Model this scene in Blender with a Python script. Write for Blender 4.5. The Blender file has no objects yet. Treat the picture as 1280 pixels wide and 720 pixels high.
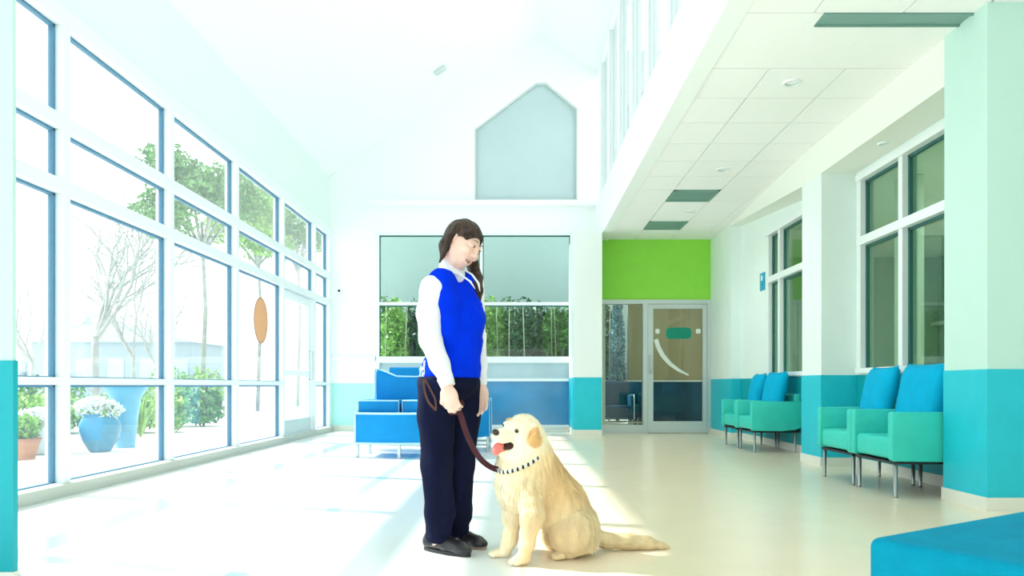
WORLD, SUN, EXPO = 2.8, 10.0, -0.17
import bpy, bmesh, math, random
import numpy as np
from mathutils import Vector, Matrix, noise
random.seed(7); np.random.seed(7)
scn = bpy.context.scene
COL = scn.collection
F = 924.0; CX = 650.0; CY = 482.0; CH = 0.8
def V(px, py, d):
    return Vector(((px-CX)/F*d, d, CH+(CY-py)/F*d))

# ---------------------------------------------------------------- materials
def mat(name, col, rough=0.5, spec=0.5, metal=0.0, bump=0.0, bscale=40, var=0.0, vscale=6, emit=None, coat=0.0, sheen=0.0, stretch=None):
    m = bpy.data.materials.new(name); m.use_nodes = True
    nt = m.node_tree; b = nt.nodes['Principled BSDF']
    b.inputs['Base Color'].default_value = (*col, 1)
    b.inputs['Roughness'].default_value = rough
    b.inputs['Specular IOR Level'].default_value = spec
    b.inputs['Metallic'].default_value = metal
    b.inputs['Coat Weight'].default_value = coat
    b.inputs['Sheen Weight'].default_value = sheen
    if emit: b.inputs['Emission Color'].default_value = (*emit[:3], 1); b.inputs['Emission Strength'].default_value = emit[3]
    tc = nt.nodes.new('ShaderNodeTexCoord'); src = tc.outputs['Object']
    if stretch:
        mp = nt.nodes.new('ShaderNodeMapping'); mp.inputs['Scale'].default_value = stretch
        nt.links.new(src, mp.inputs['Vector']); src = mp.outputs['Vector']
    n = nt.nodes.new('ShaderNodeTexNoise'); n.inputs['Scale'].default_value = vscale; n.inputs['Detail'].default_value = 4
    nt.links.new(src, n.inputs['Vector'])
    r = nt.nodes.new('ShaderNodeValToRGB')
    lo = tuple(max(0, c*(1-var)) for c in col); hi = tuple(min(1, c*(1+var)) for c in col)
    r.color_ramp.elements[0].position = .3; r.color_ramp.elements[1].position = .7
    r.color_ramp.elements[0].color = (*lo, 1); r.color_ramp.elements[1].color = (*hi, 1)
    nt.links.new(n.outputs['Fac'], r.inputs['Fac']); nt.links.new(r.outputs['Color'], b.inputs['Base Color'])
    if bump:
        n2 = nt.nodes.new('ShaderNodeTexNoise'); n2.inputs['Scale'].default_value = bscale; n2.inputs['Detail'].default_value = 3
        nt.links.new(src, n2.inputs['Vector'])
        bp = nt.nodes.new('ShaderNodeBump'); bp.inputs['Strength'].default_value = bump; bp.inputs['Distance'].default_value = .01
        nt.links.new(n2.outputs['Fac'], bp.inputs['Height']); nt.links.new(bp.outputs['Normal'], b.inputs['Normal'])
    return m

def glass(name, tint, gloss=1.0, rough=0.0, veil=0.0, veilcol=(1, 1, 1)):
    m = bpy.data.materials.new(name); m.use_nodes = True
    nt = m.node_tree; nt.nodes.clear()
    out = nt.nodes.new('ShaderNodeOutputMaterial')
    tr = nt.nodes.new('ShaderNodeBsdfTransparent'); tr.inputs['Color'].default_value = (*tint, 1)
    gl = nt.nodes.new('ShaderNodeBsdfGlossy'); gl.inputs['Roughness'].default_value = rough
    ge = nt.nodes.new('ShaderNodeNewGeometry'); dt = nt.nodes.new('ShaderNodeVectorMath'); dt.operation = 'DOT_PRODUCT'
    nt.links.new(ge.outputs['Incoming'], dt.inputs[0]); nt.links.new(ge.outputs['Normal'], dt.inputs[1])
    def mth(op, x, y):
        q = nt.nodes.new('ShaderNodeMath'); q.operation = op; q.use_clamp = op != 'ABSOLUTE'
        for i, z in enumerate((x, y)):
            if z is None: continue
            if hasattr(z, 'links'): nt.links.new(z, q.inputs[i])
            else: q.inputs[i].default_value = z
        return q.outputs[0]
    c = mth('ABSOLUTE', dt.outputs['Value'], None)
    sch = mth('ADD', mth('MULTIPLY', mth('POWER', mth('SUBTRACT', 1.0, c), 5.0), .96), .04)
    mu = nt.nodes.new('ShaderNodeMath'); mu.operation = 'MULTIPLY'; mu.inputs[1].default_value = gloss; mu.use_clamp = True
    mx = nt.nodes.new('ShaderNodeMixShader')
    nt.links.new(sch, mu.inputs[0]); nt.links.new(mu.outputs[0], mx.inputs[0])
    base = tr.outputs[0]
    if veil:  # veiling haze put into the glass as weak pale scatter
        df = nt.nodes.new('ShaderNodeBsdfDiffuse'); df.inputs['Color'].default_value = (*veilcol, 1)
        tl = nt.nodes.new('ShaderNodeBsdfTranslucent'); tl.inputs['Color'].default_value = (*veilcol, 1)
        m0 = nt.nodes.new('ShaderNodeMixShader'); m0.inputs[0].default_value = .6
        nt.links.new(df.outputs[0], m0.inputs[1]); nt.links.new(tl.outputs[0], m0.inputs[2])
        m1 = nt.nodes.new('ShaderNodeMixShader'); m1.inputs[0].default_value = veil
        nt.links.new(base, m1.inputs[1]); nt.links.new(m0.outputs[0], m1.inputs[2]); base = m1.outputs[0]
    nt.links.new(base, mx.inputs[1]); nt.links.new(gl.outputs[0], mx.inputs[2])
    nt.links.new(mx.outputs[0], out.inputs[0])
    return m

M = dict(
    white=mat('white paint', (.86, .90, .885), .55, .3, bump=.05, bscale=120),
    wall=mat('pale mint wall paint', (.80, .90, .87), .6, .3, bump=.05, bscale=120, var=.01),
    upper=mat('white upper wall paint', (.90, .93, .925), .6, .3, bump=.04, bscale=90),
    roof=mat('white sloped ceiling paint', (.92, .945, .94), .7, .2, bump=.04, bscale=90),
    pillar=mat('mint pillar paint', (.55, .77, .70), .55, .3, bump=.05, bscale=120, var=.01),
    teal=mat('teal wainscot paint', (.012, .53, .66), .45, .4, bump=.05, bscale=120, var=.03),
    tealdeep=mat('deep teal wainscot paint', (.0, .36, .42), .45, .4, bump=.05, bscale=120, var=.03),
    palet=mat('pale aqua wainscot paint', (.45, .82, .78), .5, .4, bump=.05, bscale=120),
    base=mat('cream vinyl skirting', (.78, .78, .70), .5, .4, bump=.03),
    lime=mat('lime green paint', (.30, .74, .08), .6, .3, bump=.04, bscale=120, var=.02),
    alu=mat('white powder coated aluminium', (.84, .89, .90), .4, .4, bump=.02, bscale=200),
    greyalu=mat('brushed aluminium', (.62, .68, .68), .35, .5, metal=.3, bump=.05, bscale=150),
    gasket=mat('blue grey rubber gasket', (.08, .22, .36), .5, .4, bump=.05),
    dgasket=mat('dark green gasket', (.03, .13, .12), .5, .4, bump=.05),
    tile=mat('white ceiling tile', (.95, .95, .95), .85, .1, bump=.25, bscale=260, var=.015, vscale=30),
    grid=mat('ceiling grid metal', (.80, .83, .82), .5, .3, bump=.02),
    soff=mat('cream soffit paint', (.84, .87, .80), .6, .3, bump=.04, bscale=120),
    vent=mat('grey green vent metal', (.20, .36, .32), .5, .4, bump=.05),
    chrome=mat('satin steel leg', (.34, .37, .37), .3, .5, metal=.7, bump=.03),
    dark=mat('dark rubber', (.02, .02, .025), .5, .4, bump=.1),
    mint=mat('sea green vinyl upholstery', (.04, .60, .51), .42, .3, bump=.12, bscale=180, var=.04, vscale=10),
    pillow=mat('azure blue cushion fabric', (.0, .40, .68), .7, .1, bump=.2, bscale=220, var=.06, vscale=9),
    blue=mat('cobalt blue vinyl upholstery', (.0, .24, .60), .5, .2, bump=.12, bscale=180, var=.05, vscale=8),
    pipe=mat('pale blue piping', (.45, .74, .88), .5, .4, bump=.1),
    otto=mat('peacock blue ottoman fabric', (.0, .27, .43), .75, .08, bump=.3, bscale=300, var=.08, vscale=14),
    navy=mat('navy wainscot paint', (.005, .05, .13), .45, .4, bump=.05),
    beige=mat('beige hall wallpaper', (.36, .32, .20), .6, .3, bump=.05, var=.04),
    offg=mat('sage office wall paint', (.38, .50, .43), .7, .2, bump=.05, var=.03),
    courtw=mat('grey green stucco', (.44, .54, .53), .8, .2, bump=.4, bscale=30, var=.04, vscale=.6),
    patio=mat('pale patio concrete', (.70, .70, .66), .8, .2, bump=.3, bscale=60, var=.05),
    leaf=mat('mid green leaves', (.10, .26, .05), .5, .4, bump=.1, var=.5, vscale=3),
    leafl=mat('yellow green leaves', (.26, .46, .09), .5, .4, bump=.1, var=.4, vscale=4),
    cane=mat('pale bamboo cane', (.34, .38, .26), .5, .3, bump=.05),
    leafd=mat('dark green leaves', (.04, .13, .045), .45, .4, bump=.1, var=.5, vscale=5),
    petal=mat('white petals', (.75, .8, .78), .6, .3, bump=.1),
    bark=mat('grey bark with painted haze', (.33, .35, .34), .85, .2, bump=.6, bscale=30, var=.2),  # paleness puts outdoor haze and flare into the bark colour
    barkd=mat('brown bark', (.10, .08, .06), .85, .2, bump=.6, bscale=30, var=.2),
    potb=mat('glazed blue pot', (.02, .23, .40), .3, .5, bump=.1, var=.15),
    pott=mat('terracotta pot', (.45, .20, .12), .6, .3, bump=.2, var=.1),
    potw=mat('pale stone pot', (.45, .52, .58), .6, .3, bump=.2, var=.1),
    bldg=mat('pale blue grey building paint', (.34, .42, .48), .8, .2, bump=.1, var=.03),
    orange=mat('orange glass sticker', (.85, .42, .20), .5, .4, bump=.05),
    orangerim=mat('tan sticker rim', (.5, .28, .2), .5, .4, bump=.05),
    signg=mat('green door sign', (.0, .27, .17), .4, .4, bump=.05),
    signw=mat('white vinyl lettering', (.8, .85, .8), .4, .4, bump=.03),
    signb=mat('blue wall sign', (.01, .35, .55), .4, .4, bump=.05),
    frost=mat('blue spandrel glass', (.05, .27, .52), .12, .6, bump=.02, var=.15, vscale=1.5),
    frostp=mat('pale frosted glass', (.42, .56, .62), .2, .6, bump=.02, var=.1, vscale=1.5),
    skin=mat('skin', (.87, .58, .48), .5, .35, bump=.04, bscale=160, var=.04, vscale=20),
    hair=mat('dark brown hair', (.040, .019, .012), .5, .35, bump=.9, bscale=90, var=.75, vscale=60, stretch=(1, 1, .12)),
    shirt=mat('white cotton shirt', (.86, .87, .90), .8, .2, bump=.4, bscale=28, sheen=.1),
    vest=mat('royal blue vest cloth', (.0, .032, .74), .85, .05, bump=.35, bscale=24, var=.08, vscale=12),
    trouser=mat('dark navy trouser cloth', (.007, .009, .032), .85, .08, bump=.5, bscale=14, var=.3, vscale=8, stretch=(1, 1, .3)),
    shoe=mat('dark brown leather shoe', (.016, .013, .018), .35, .5, bump=.2, bscale=80),
    sole=mat('pale shoe sole', (.35, .28, .24), .6, .3, bump=.2),
    lip=mat('rose lips', (.60, .20, .18), .4, .5, bump=.05),
    teeth=mat('teeth', (.88, .86, .82), .3, .5, bump=.02),
    eyed=mat('dark eye', (.02, .012, .01), .15, .6, bump=.02),
    leash=mat('maroon leash webbing', (.055, .008, .014), .6, .3, bump=.5, bscale=300, var=.2),
    strap=mat('brown strap', (.11, .045, .03), .6, .3, bump=.3, bscale=200, var=.2),
    tongue=mat('pink tongue', (.80, .20, .17), .35, .5, bump=.1),
    mouthd=mat('dark mouth', (.045, .012, .012), .4, .4, bump=.1),
    nose=mat('dark nose', (.05, .022, .02), .3, .5, bump=.3, bscale=200),
    bead=mat('white beads', (.8, .8, .74), .3, .5, bump=.02),
    sill=mat('warm grey window sill', (.52, .54, .48), .5, .4, bump=.05),
    haze=mat('distant foliage with painted haze', (.62, .70, .74), .8, .1, bump=.6, bscale=3, var=.12, vscale=1.2),  # distance haze put into the leaf colour
    brow=mat('brown brow hair', (.14, .08, .055), .7, .2, bump=.2),
    lampw=mat('downlight lens', (.7, .72, .7), .4, .4, bump=.02),
)
M['gwin'] = glass('clear window glass', (.95, .985, .98), .9, veil=.03, veilcol=(.8, .95, 1))
M['gback'] = glass('grey green tinted glass', (.80, .90, .88), .6)
M['ggable'] = mat('pale blue grey gable glass', (.50, .62, .64), .25, .4, bump=.01, var=.05, vscale=.8)
M['goffice'] = glass('green tinted glass', (.62, .80, .70), 1.2)
M['gdoor'] = glass('clear door glass', (.80, .88, .84), 1.0)

# ---------------------------------------------------------------- tagging and mesh helpers
def tag(o, label=None, cat=None, group=None, kind=None):
    if label: o['label'] = label
    if cat: o['category'] = cat
    if group: o['group'] = group
    if kind: o['kind'] = kind
    return o
def empty(name, loc=(0, 0, 0), rz=0, label=None, cat=None, group=None, kind=None):
    o = bpy.data.objects.new(name, None); COL.objects.link(o); o.location = loc; o.rotation_euler = (0, 0, rz)
    o.empty_display_size = .1
    return tag(o, label, cat, group, kind)
def mesh_obj(name, me, m, parent=None, smooth=False):
    me.name = name
    if m is not None: me.materials.append(m)
    if smooth: me.polygons.foreach_set('use_smooth', [True]*len(me.polygons))
    o = bpy.data.objects.new(name, me); COL.objects.link(o)
    if parent is not None: o.parent = parent
    return o
class MB:
    def __init__(s): s.v = []; s.f = []; s.sm = []
    def add(s, vs, fs, smooth=False):
        n = len(s.v); s.v += [tuple(p) for p in vs]; s.f += [tuple(i+n for i in f) for f in fs]; s.sm += [smooth]*len(fs); return s
    def box(s, x0, x1, y0, y1, z0, z1, T=None):
        vs = [Vector((x, y, z)) for x in (x0, x1) for y in (y0, y1) for z in (z0, z1)]
        if T is not None: vs = [T @ p for p in vs]
        return s.add(vs, [(0, 1, 3, 2), (4, 6, 7, 5), (0, 4, 5, 1), (2, 3, 7, 6), (0, 2, 6, 4), (1, 5, 7, 3)])
    def prism(s, poly, a0, a1, axis='y', T=None):
        n = len(poly)
        def mk(u, w, a): return Vector((u, a, w)) if axis == 'y' else (Vector((u, w, a)) if axis == 'z' else Vector((a, u, w)))
        vs = [mk(u, w, a0) for u, w in poly]+[mk(u, w, a1) for u, w in poly]
        if T is not None: vs = [T @ p for p in vs]
        fs = [tuple(range(n)), tuple(range(2*n-1, n-1, -1))]+[(i, (i+1) % n, n+(i+1) % n, n+i) for i in range(n)]
        return s.add(vs, fs)
    def rbox(s, x0, x1, y0, y1, z0, z1, r=.02, seg=4, T=None, puff=0.0):
        bm = bmesh.new(); bmesh.ops.create_cube(bm, size=1)
        for v in bm.verts: v.co = Vector(((x0+x1)/2+v.co.x*(x1-x0), (y0+y1)/2+v.co.y*(y1-y0), (z0+z1)/2+v.co.z*(z1-z0)))
        bmesh.ops.bevel(bm, geom=bm.edges[:], offset=r, segments=seg, profile=.5, affect='EDGES')
        vs = [v.co.copy() for v in bm.verts]; fs = [tuple(v.index for v in f.verts) for f in bm.faces]; bm.free()
        if T is not None: vs = [T @ p for p in vs]
        return s.add(vs, fs, True)
    def tube(s, pts, rad, n=10, cap=True, flat=None):
        pts = [Vector(p) for p in pts]; m = len(pts)
        if not hasattr(rad, '__len__'): rad = [rad]*m
        vs = []; up = None
        for i, p in enumerate(pts):
            t = (pts[min(i+1, m-1)]-pts[max(i-1, 0)]).normalized()
            if up is None:
                up = Vector((0, 0, 1)) if abs(t.z) < .9 else Vector((1, 0, 0))
            a = t.cross(up).normalized(); b = a.cross(t).normalized(); up = b
            for k in range(n):
                q = 2*math.pi*k/n; vs.append(p+(a*math.cos(q)+b*math.sin(q)*(flat or 1))*rad[i])
        fs = [(i*n+k, i*n+(k+1) % n, (i+1)*n+(k+1) % n, (i+1)*n+k) for i in range(m-1) for k in range(n)]
        s.add(vs, fs, True)
        if cap: 
            s.add(vs[:n], [tuple(range(n-1, -1, -1))]); s.add(vs[-n:], [tuple(range(n))])
        return s
    def lathe(s, prof, c=(0, 0, 0), n=32):
        c = Vector(c); m = len(prof)
        vs = [c+Vector((r*math.cos(2*math.pi*k/n), r*math.sin(2*math.pi*k/n), z)) for r, z in prof for k in range(n)]
        fs = [(i*n+k, i*n+(k+1) % n, (i+1)*n+(k+1) % n, (i+1)*n+k) for i in range(m-1) for k in range(n)]
        return s.add(vs, fs, True)
    def ball(s, c, r, n=12, T=None):
        c = Vector(c); r = r if hasattr(r, '__len__') else (r, r, r); vs = []; fs = []
        h = n//2+1
        for i in range(h+1):
            a = math.pi*i/h
            for k in range(n):
                q = 2*math.pi*k/n; p = Vector((math.sin(a)*math.cos(q)*r[0], math.sin(a)*math.sin(q)*r[1], math.cos(a)*r[2]))
                vs.append(c+(T @ p if T is not None else p))
        for i in range(h):
            for k in range(n): fs.append((i*n+k, i*n+(k+1) % n, (i+1)*n+(k+1) % n, (i+1)*n+k))
        return s.add(vs, fs, True)
    def build(s, name, m, parent=None, off=None):
        me = bpy.data.meshes.new(name)
        vs = s.v if off is None else [tuple(Vector(p)-Vector(off)) for p in s.v]
        me.from_pydata(vs, [], s.f)
        me.polygons.foreach_set('use_smooth', s.sm)
        bm = bmesh.new(); bm.from_mesh(me)
        bmesh.ops.remove_doubles(bm, verts=bm.verts[:], dist=1e-5)
        bmesh.ops.recalc_face_normals(bm, faces=bm.faces[:]); bm.to_mesh(me); bm.free()
        return mesh_obj(name, me, m, parent)
def struct(name, mb, m, parent=None):
    o = mb.build(name, m, parent)
    if parent is None: o['kind'] = 'structure'
    return o
def copy_tree(o, parent=None):
    c = o.copy(); COL.objects.link(c)
    if parent is not None: c.parent = parent
    for ch in [x for x in bpy.data.objects if x.parent == o]: copy_tree(ch, c)
    return c

# ---------------------------------------------------------------- sculpting by distance fields
class SDF:
    def __init__(s, lo, hi, h):
        s.lo = np.array(lo, float); s.h = h
        s.n = np.ceil((np.array(hi)-s.lo)/h).astype(int)+1
        s.a = np.full(s.n, 1.0, np.float32)
    def win(s, lo, hi):
        i0 = np.clip(np.floor((np.array(lo)-s.lo)/s.h).astype(int), 0, s.n-1)
        i1 = np.clip(np.ceil((np.array(hi)-s.lo)/s.h).astype(int)+1, 1, s.n)
        sl = tuple(slice(a, b) for a, b in zip(i0, i1))
        ax = [s.lo[k]+s.h*np.arange(i0[k], i1[k]) for k in range(3)]
        P = np.stack(np.meshgrid(*ax, indexing='ij'), -1).astype(np.float32)
        return sl, P
    def comb(s, sl, d, k, mode):
        a = s.a[sl]
        if mode < 0:   # subtract
            b = -d; hh = np.clip(.5+.5*(a-b)/k, 0, 1); s.a[sl] = b*(1-hh)+a*hh+k*hh*(1-hh)
        elif mode == 2:  # intersect
            hh = np.clip(.5+.5*(a-d)/k, 0, 1); s.a[sl] = d*(1-hh)+a*hh+k*hh*(1-hh)
        else:
            hh = np.clip(.5+.5*(a-d)/k, 0, 1); s.a[sl] = a*(1-hh)+d*hh-k*hh*(1-hh)
    def cap(s, a, b, ra, rb=None, k=.015, mode=1):
        rb = ra if rb is None else rb; a = np.array(a, float); b = np.array(b, float); m = max(ra, rb)+k+3*s.h
        sl, P = s.win(np.minimum(a, b)-m, np.maximum(a, b)+m)
        ab = b-a; t = np.clip(((P-a)@ab)/max(1e-9, ab@ab), 0, 1)
        d = np.linalg.norm(P-a-t[..., None]*ab, axis=-1)-(ra+(rb-ra)*t)
        s.comb(sl, d, k, mode); return s
    def ell(s, c, r, R=None, k=.015, mode=1):
        c = np.array(c, float); r = np.array(r, float); m = r.max()+k+3*s.h
        sl, P = s.win(c-m, c+m); Q = P-c
        if R is not None: Q = Q@np.array(R, float)      # columns of R are the local axes
        k0 = np.linalg.norm(Q/r, axis=-1); k1 = np.linalg.norm(Q/(r*r), axis=-1)+1e-9
        d = k0*(k0-1)/k1
        s.comb(sl, d, k, mode); return s
    def chain(s, pts, rad, k=.015, mode=1):
        for i in range(len(pts)-1): s.cap(pts[i], pts[i+1], rad[i], rad[i+1], k, mode)
        return s
    def plane(s, p, n, k=.004):   # keep the side the normal points away from
        n = np.array(n, float); n /= np.linalg.norm(n)
        ax = [s.lo[q]+s.h*np.arange(s.n[q]) for q in range(3)]
        d = ((ax[0]-p[0])*n[0])[:, None, None]+((ax[1]-p[1])*n[1])[None, :, None]+((ax[2]-p[2])*n[2])[None, None, :]
        s.comb((slice(None),)*3, d.astype(np.float32), k, 2); return s
    def mesh(s, name, m, parent=None, disp=None, smooth_iter=1, off=None):
        A = s.a.copy(); A[0] = A[-1] = 1; A[:, 0] = A[:, -1] = 1; A[:, :, 0] = A[:, :, -1] = 1
        ins = A < 0; nx, ny, nz = A.shape
        acc = np.zeros((nx-1, ny-1, nz-1, 3), np.float32); cnt = np.zeros((nx-1, ny-1, nz-1), np.float32)
        quads = []
        edges = []
        for ax in range(3):
            sa = [slice(None)]*3; sb = [slice(None)]*3; sa[ax] = slice(0, -1); sb[ax] = slice(1, None)
            x = ins[tuple(sa)] != ins[tuple(sb)]
            idx = np.argwhere(x); a = A[tuple(sa)][x]; b = A[tuple(sb)][x]; t = a/(a-b)
            pos = idx.astype(np.float32); pos[:, ax] += t
            o1, o2 = [q for q in range(3) if q != ax]
            edges.append((ax, idx, ins[tuple(sa)][x]))
            for d1 in (0, -1):
                for d2 in (0, -1):
                    c = idx.copy(); c[:, o1] += d1; c[:, o2] += d2
                    ok = (c >= 0).all(1) & (c < np.array(acc.shape[:3])).all(1)
                    cc = c[ok]; np.add.at(acc, tuple(cc.T), pos[ok]); np.add.at(cnt, tuple(cc.T), 1)
        act = cnt > 0; vid = np.full(cnt.shape, -1, np.int64); vid[act] = np.arange(act.sum())
        verts = acc[act]/cnt[act][:, None]
        for ax, idx, inside in edges:
            o1, o2 = (ax+1) % 3, (ax+2) % 3
            cs = []
            for d1, d2 in ((0, 0), (-1, 0), (-1, -1), (0, -1)):
                c = idx.copy(); c[:, o1] += d1; c[:, o2] += d2; cs.append(vid[tuple(c.T)])
            q = np.stack(cs, 1); q[~inside] = q[~inside][:, ::-1]; quads.append(q)
        q = np.concatenate(quads); verts = verts*s.h+s.lo
        for _ in range(smooth_iter):
            sm = np.zeros_like(verts); n = np.zeros(len(verts))
            for i in range(4):
                np.add.at(sm, q[:, i], verts[q[:, (i+1) % 4]]); np.add.at(sm, q[:, i], verts[q[:, (i+3) % 4]]); np.add.at(n, q[:, i], 2)
            verts = verts*.45+sm/n[:, None]*.55
        s.V = verts; s.Q = q
        if disp is not None: verts = disp(verts)
        if off is not None: verts = verts-np.array(off)
        me = bpy.data.meshes.new(name); me.from_pydata(verts.tolist(), [], q.tolist()); me.update()
        return mesh_obj(name, me, m, parent, True)
def arr(v): return np.array(tuple(v), float)
# ================================================================ SETTING
XL = -3.35; XR = 3.35; XC = 3.0; XF = 1.34; ZC = 3.25; YB = 13.0; YD = 12.4; Y0 = -4.0
RX = .37; RZ = 7.0; EZ = 4.47; RRZ = 6.35
def zr(x): return EZ+(RZ-EZ)*(x-XL)/(RX-XL) if x < RX else RZ+(RRZ-RZ)*(x-RX)/(XF-RX)

# floor: pale vinyl with an aqua stripe
def floor_mat():
    m = mat('cream vinyl floor', (.92, .77, .585), .22, .45, bump=.015, bscale=60, var=.02, vscale=3)
    nt = m.node_tree; b = nt.nodes['Principled BSDF']; src = b.inputs['Base Color'].links[0].from_socket
    geo = nt.nodes.new('ShaderNodeTexCoord'); sp = nt.nodes.new('ShaderNodeSeparateXYZ'); nt.links.new(geo.outputs['Object'], sp.inputs[0])
    def band(axis, c, w):
        a = nt.nodes.new('ShaderNodeMath'); a.operation = 'SUBTRACT'; nt.links.new(sp.outputs[axis], a.inputs[0]); a.inputs[1].default_value = c
        d = nt.nodes.new('ShaderNodeMath'); d.operation = 'ABSOLUTE'; nt.links.new(a.outputs[0], d.inputs[0])
        e = nt.nodes.new('ShaderNodeMath'); e.operation = 'LESS_THAN'; nt.links.new(d.outputs[0], e.inputs[0]); e.inputs[1].default_value = w
        return e.outputs[0]
    f = band(0, -1.2, .045)
    mx = nt.nodes.new('ShaderNodeMixRGB'); mx.inputs[2].default_value = (.50, .76, .82, 1)
    nt.links.new(f, mx.inputs[0]); nt.links.new(src, mx.inputs[1])
    # left side whitened: skylight from the windows put into the colour
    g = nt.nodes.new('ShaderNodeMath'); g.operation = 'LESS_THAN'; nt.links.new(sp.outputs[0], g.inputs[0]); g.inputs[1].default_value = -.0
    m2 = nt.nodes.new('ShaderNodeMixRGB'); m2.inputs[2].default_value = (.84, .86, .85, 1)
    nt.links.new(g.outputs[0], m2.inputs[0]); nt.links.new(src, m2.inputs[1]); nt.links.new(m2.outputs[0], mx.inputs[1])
    nt.links.new(mx.outputs[0], b.inputs['Base Color'])
    return m
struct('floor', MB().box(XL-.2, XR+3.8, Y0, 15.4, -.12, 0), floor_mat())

# left curtain wall
fr_w = .075
trz = [(0, .09), (.805, .86), (2.20, 2.30), (2.67, 2.77), (3.43, 3.56)]
mull = [-4.0, -2.83, -1.16, .49, 2.13, 3.77, 5.42, 7.06, 8.70, 10.40, 12.0, 13.0]
def curtain_bay(i, ya, yb):
    f = MB(); xi, xo = XL+.03, XL-.11
    last = yb > 12.9
    f.box(xo, xi, ya-fr_w/2, ya+fr_w/2, 0, 3.56)
    if last: f.box(xo, xi, yb-.12, yb, 0, 3.56)
    y0, y1 = ya+fr_w/2, (yb-.12 if last else yb-fr_w/2)
    door = 10.3 < ya < 10.5
    for k, (z0, z1) in enumerate(trz):
        if door and k == 1: continue
        f.box(xo, xi, y0, y1, z0, z1)

    fo = f.build('window_%d' % i, M['alu']); fo['kind'] = 'structure'
    g = MB(); p = MB(); gw = .011
    zs = [(trz[k][1], trz[k+1][0]) for k in range(4)]
    if door: zs = [(.09, 2.20)]+zs[2:]
    for (z0, z1) in zs:
        if door and z0 < 1: continue
        xg0, xg1 = XL-.075, XL-.035
        g.box(xg0, xg1, y0, y0+gw, z0, z1); g.box(xg0, xg1, y1-gw-.009, y1, z0, z1)
        g.box(xg0, xg1, y0, y1, z1-gw-.006, z1); g.box(xg0, xg1, y0, y1, z0, z0+.008)
        p.box(XL-.06, XL-.052, y0, y1, z0, z1)
    MB().box(xi, xi+.05, ya, yb, .0, .088).build('window_sill', M['sill'], fo)
    g.build('gasket', M['gasket'], fo); p.build('pane', M['gwin'], fo)
    if door:
        d = MB(); xa, xb = XL-.09, XL-.03
        d.box(xa, xb, y0+.02, y0+.14, .02, 2.19); d.box(xa, xb, y1-.14, y1-.02, .02, 2.19)
        d.box(xa, xb, y0+.14, y1-.14, .02, .30); d.box(xa, xb, y0+.14, y1-.14, 2.06, 2.19); d.box(xa, xb, y0+.14, y1-.14, .95, 1.03)
        do = d.build('door_1', M['alu']); do['kind'] = 'structure'
        MB().box(XL-.064, XL-.056, y0+.14, y1-.14, .30, .95).box(XL-.064, XL-.056, y0+.14, y1-.14, 1.03, 2.06).build('pane', M['gwin'], do)
        k = MB().box(xa, xb, y0+.14, y0+.2, .02, 2.05)
        h = MB().tube([(xb, y1-.1, .9), (xb+.05, y1-.1, .9), (xb+.05, y1-.1, 1.35), (xb, y1-.1, 1.35)], .013, 8)
        h.build('handle', M['greyalu'], do)
        MB().box(xb, xb+.006, y0+.03, y1-.03, .03, .29).build('kick_plate', M['greyalu'], do)
for i in range(len(mull)-1): curtain_bay(i+1, mull[i], mull[i+1])

# upper left wall and end posts
wl = MB().box(XL-.12, XL, Y0, YB+.15, 3.56, EZ+.02)
struct('wall_left', wl, M['wall'])

# nave ceiling
nc = MB().prism([(XL-.15, zr(XL)-.1), (RX, RZ), (XF+.2, zr(XF+.2)), (XF+.2, zr(XF+.2)+.12), (RX, RZ+.15), (XL-.15, zr(XL)+.05)], Y0, YB+.15, 'y')
struct('ceiling', nc, M['roof'])

# back wall with glazing and gable openings
bw = MB()
gx0, gx1, gz0, gz1 = -2.52, .93, .06, 3.47
bw.prism([(XL-.12, 0), (gx0, 0), (gx0, zr(gx0)), (XL-.12, zr(XL-.12))], YB, YB+.15)
bw.prism([(gx0, gz1), (-.8, gz1), (-.8, zr(-.8)), (gx0, zr(gx0))], YB, YB+.15)
bw.prism([(-.8, gz1), (1.01, gz1), (1.01, 4.06), (-.8, 4.06)], YB, YB+.15)
bw.prism([(-.8, 5.31), (.28, 6.13), (.28, zr(.28)), (-.8, zr(-.8))], YB, YB+.15)
bw.prism([(.28, 6.13), (.46, 6.13), (.46, zr(.46)), (.37, zr(.37)), (.28, zr(.28))], YB, YB+.15)
bw.prism([(.46, 6.13), (1.01, 5.68), (1.01, zr(1.01)), (.46, zr(.46))], YB, YB+.15)
bw.prism([(1.01, gz1), (1.5, gz1), (1.5, zr(1.5)), (1.01, zr(1.01))], YB, YB+.15)
bw.box(gx1, 1.5, YB, YB+.15, 0, gz1).box(gx0, gx1, YB, YB+.15, 0, gz0)
wb = struct('wall_back', bw, M['upper'])
MB().box(XL, gx0, YB-.006, YB, .1, .84).build('wainscot', M['palet'], wb)
struct('trim_1', MB().box(-2.68, XF-.003, YB-.14, YB, 3.94, 4.03), M['upper'])
struct('trim_2', MB().box(XL, gx0-.02, YB-.05, YB, 1.24, 1.31), M['alu'])
struct('baseboard_back', MB().box(XL, gx0, YB-.018, YB, 0, .10), M['base'])

# gable window
gb = MB()
pent = [(-.8, 4.06), (1.01, 4.06), (1.01, 5.68), (.46, 6.13), (.28, 6.13), (-.8, 5.31)]
inn = [(-.775, 4.085), (.985, 4.085), (.985, 5.665), (.45, 6.1), (.29, 6.1), (-.775, 5.3)]
for k in range(6):
    a, b = pent[k], pent[(k+1) % 6]; c, d = inn[(k+1) % 6], inn[k]
    gb.prism([a, b, c, d], YB+.02, YB+.12)
g = gb.build('window_12', M['greyalu']); g['kind'] = 'structure'
MB().prism(inn, YB+.07, YB+.08).build('pane', M['ggable'], g)

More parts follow.
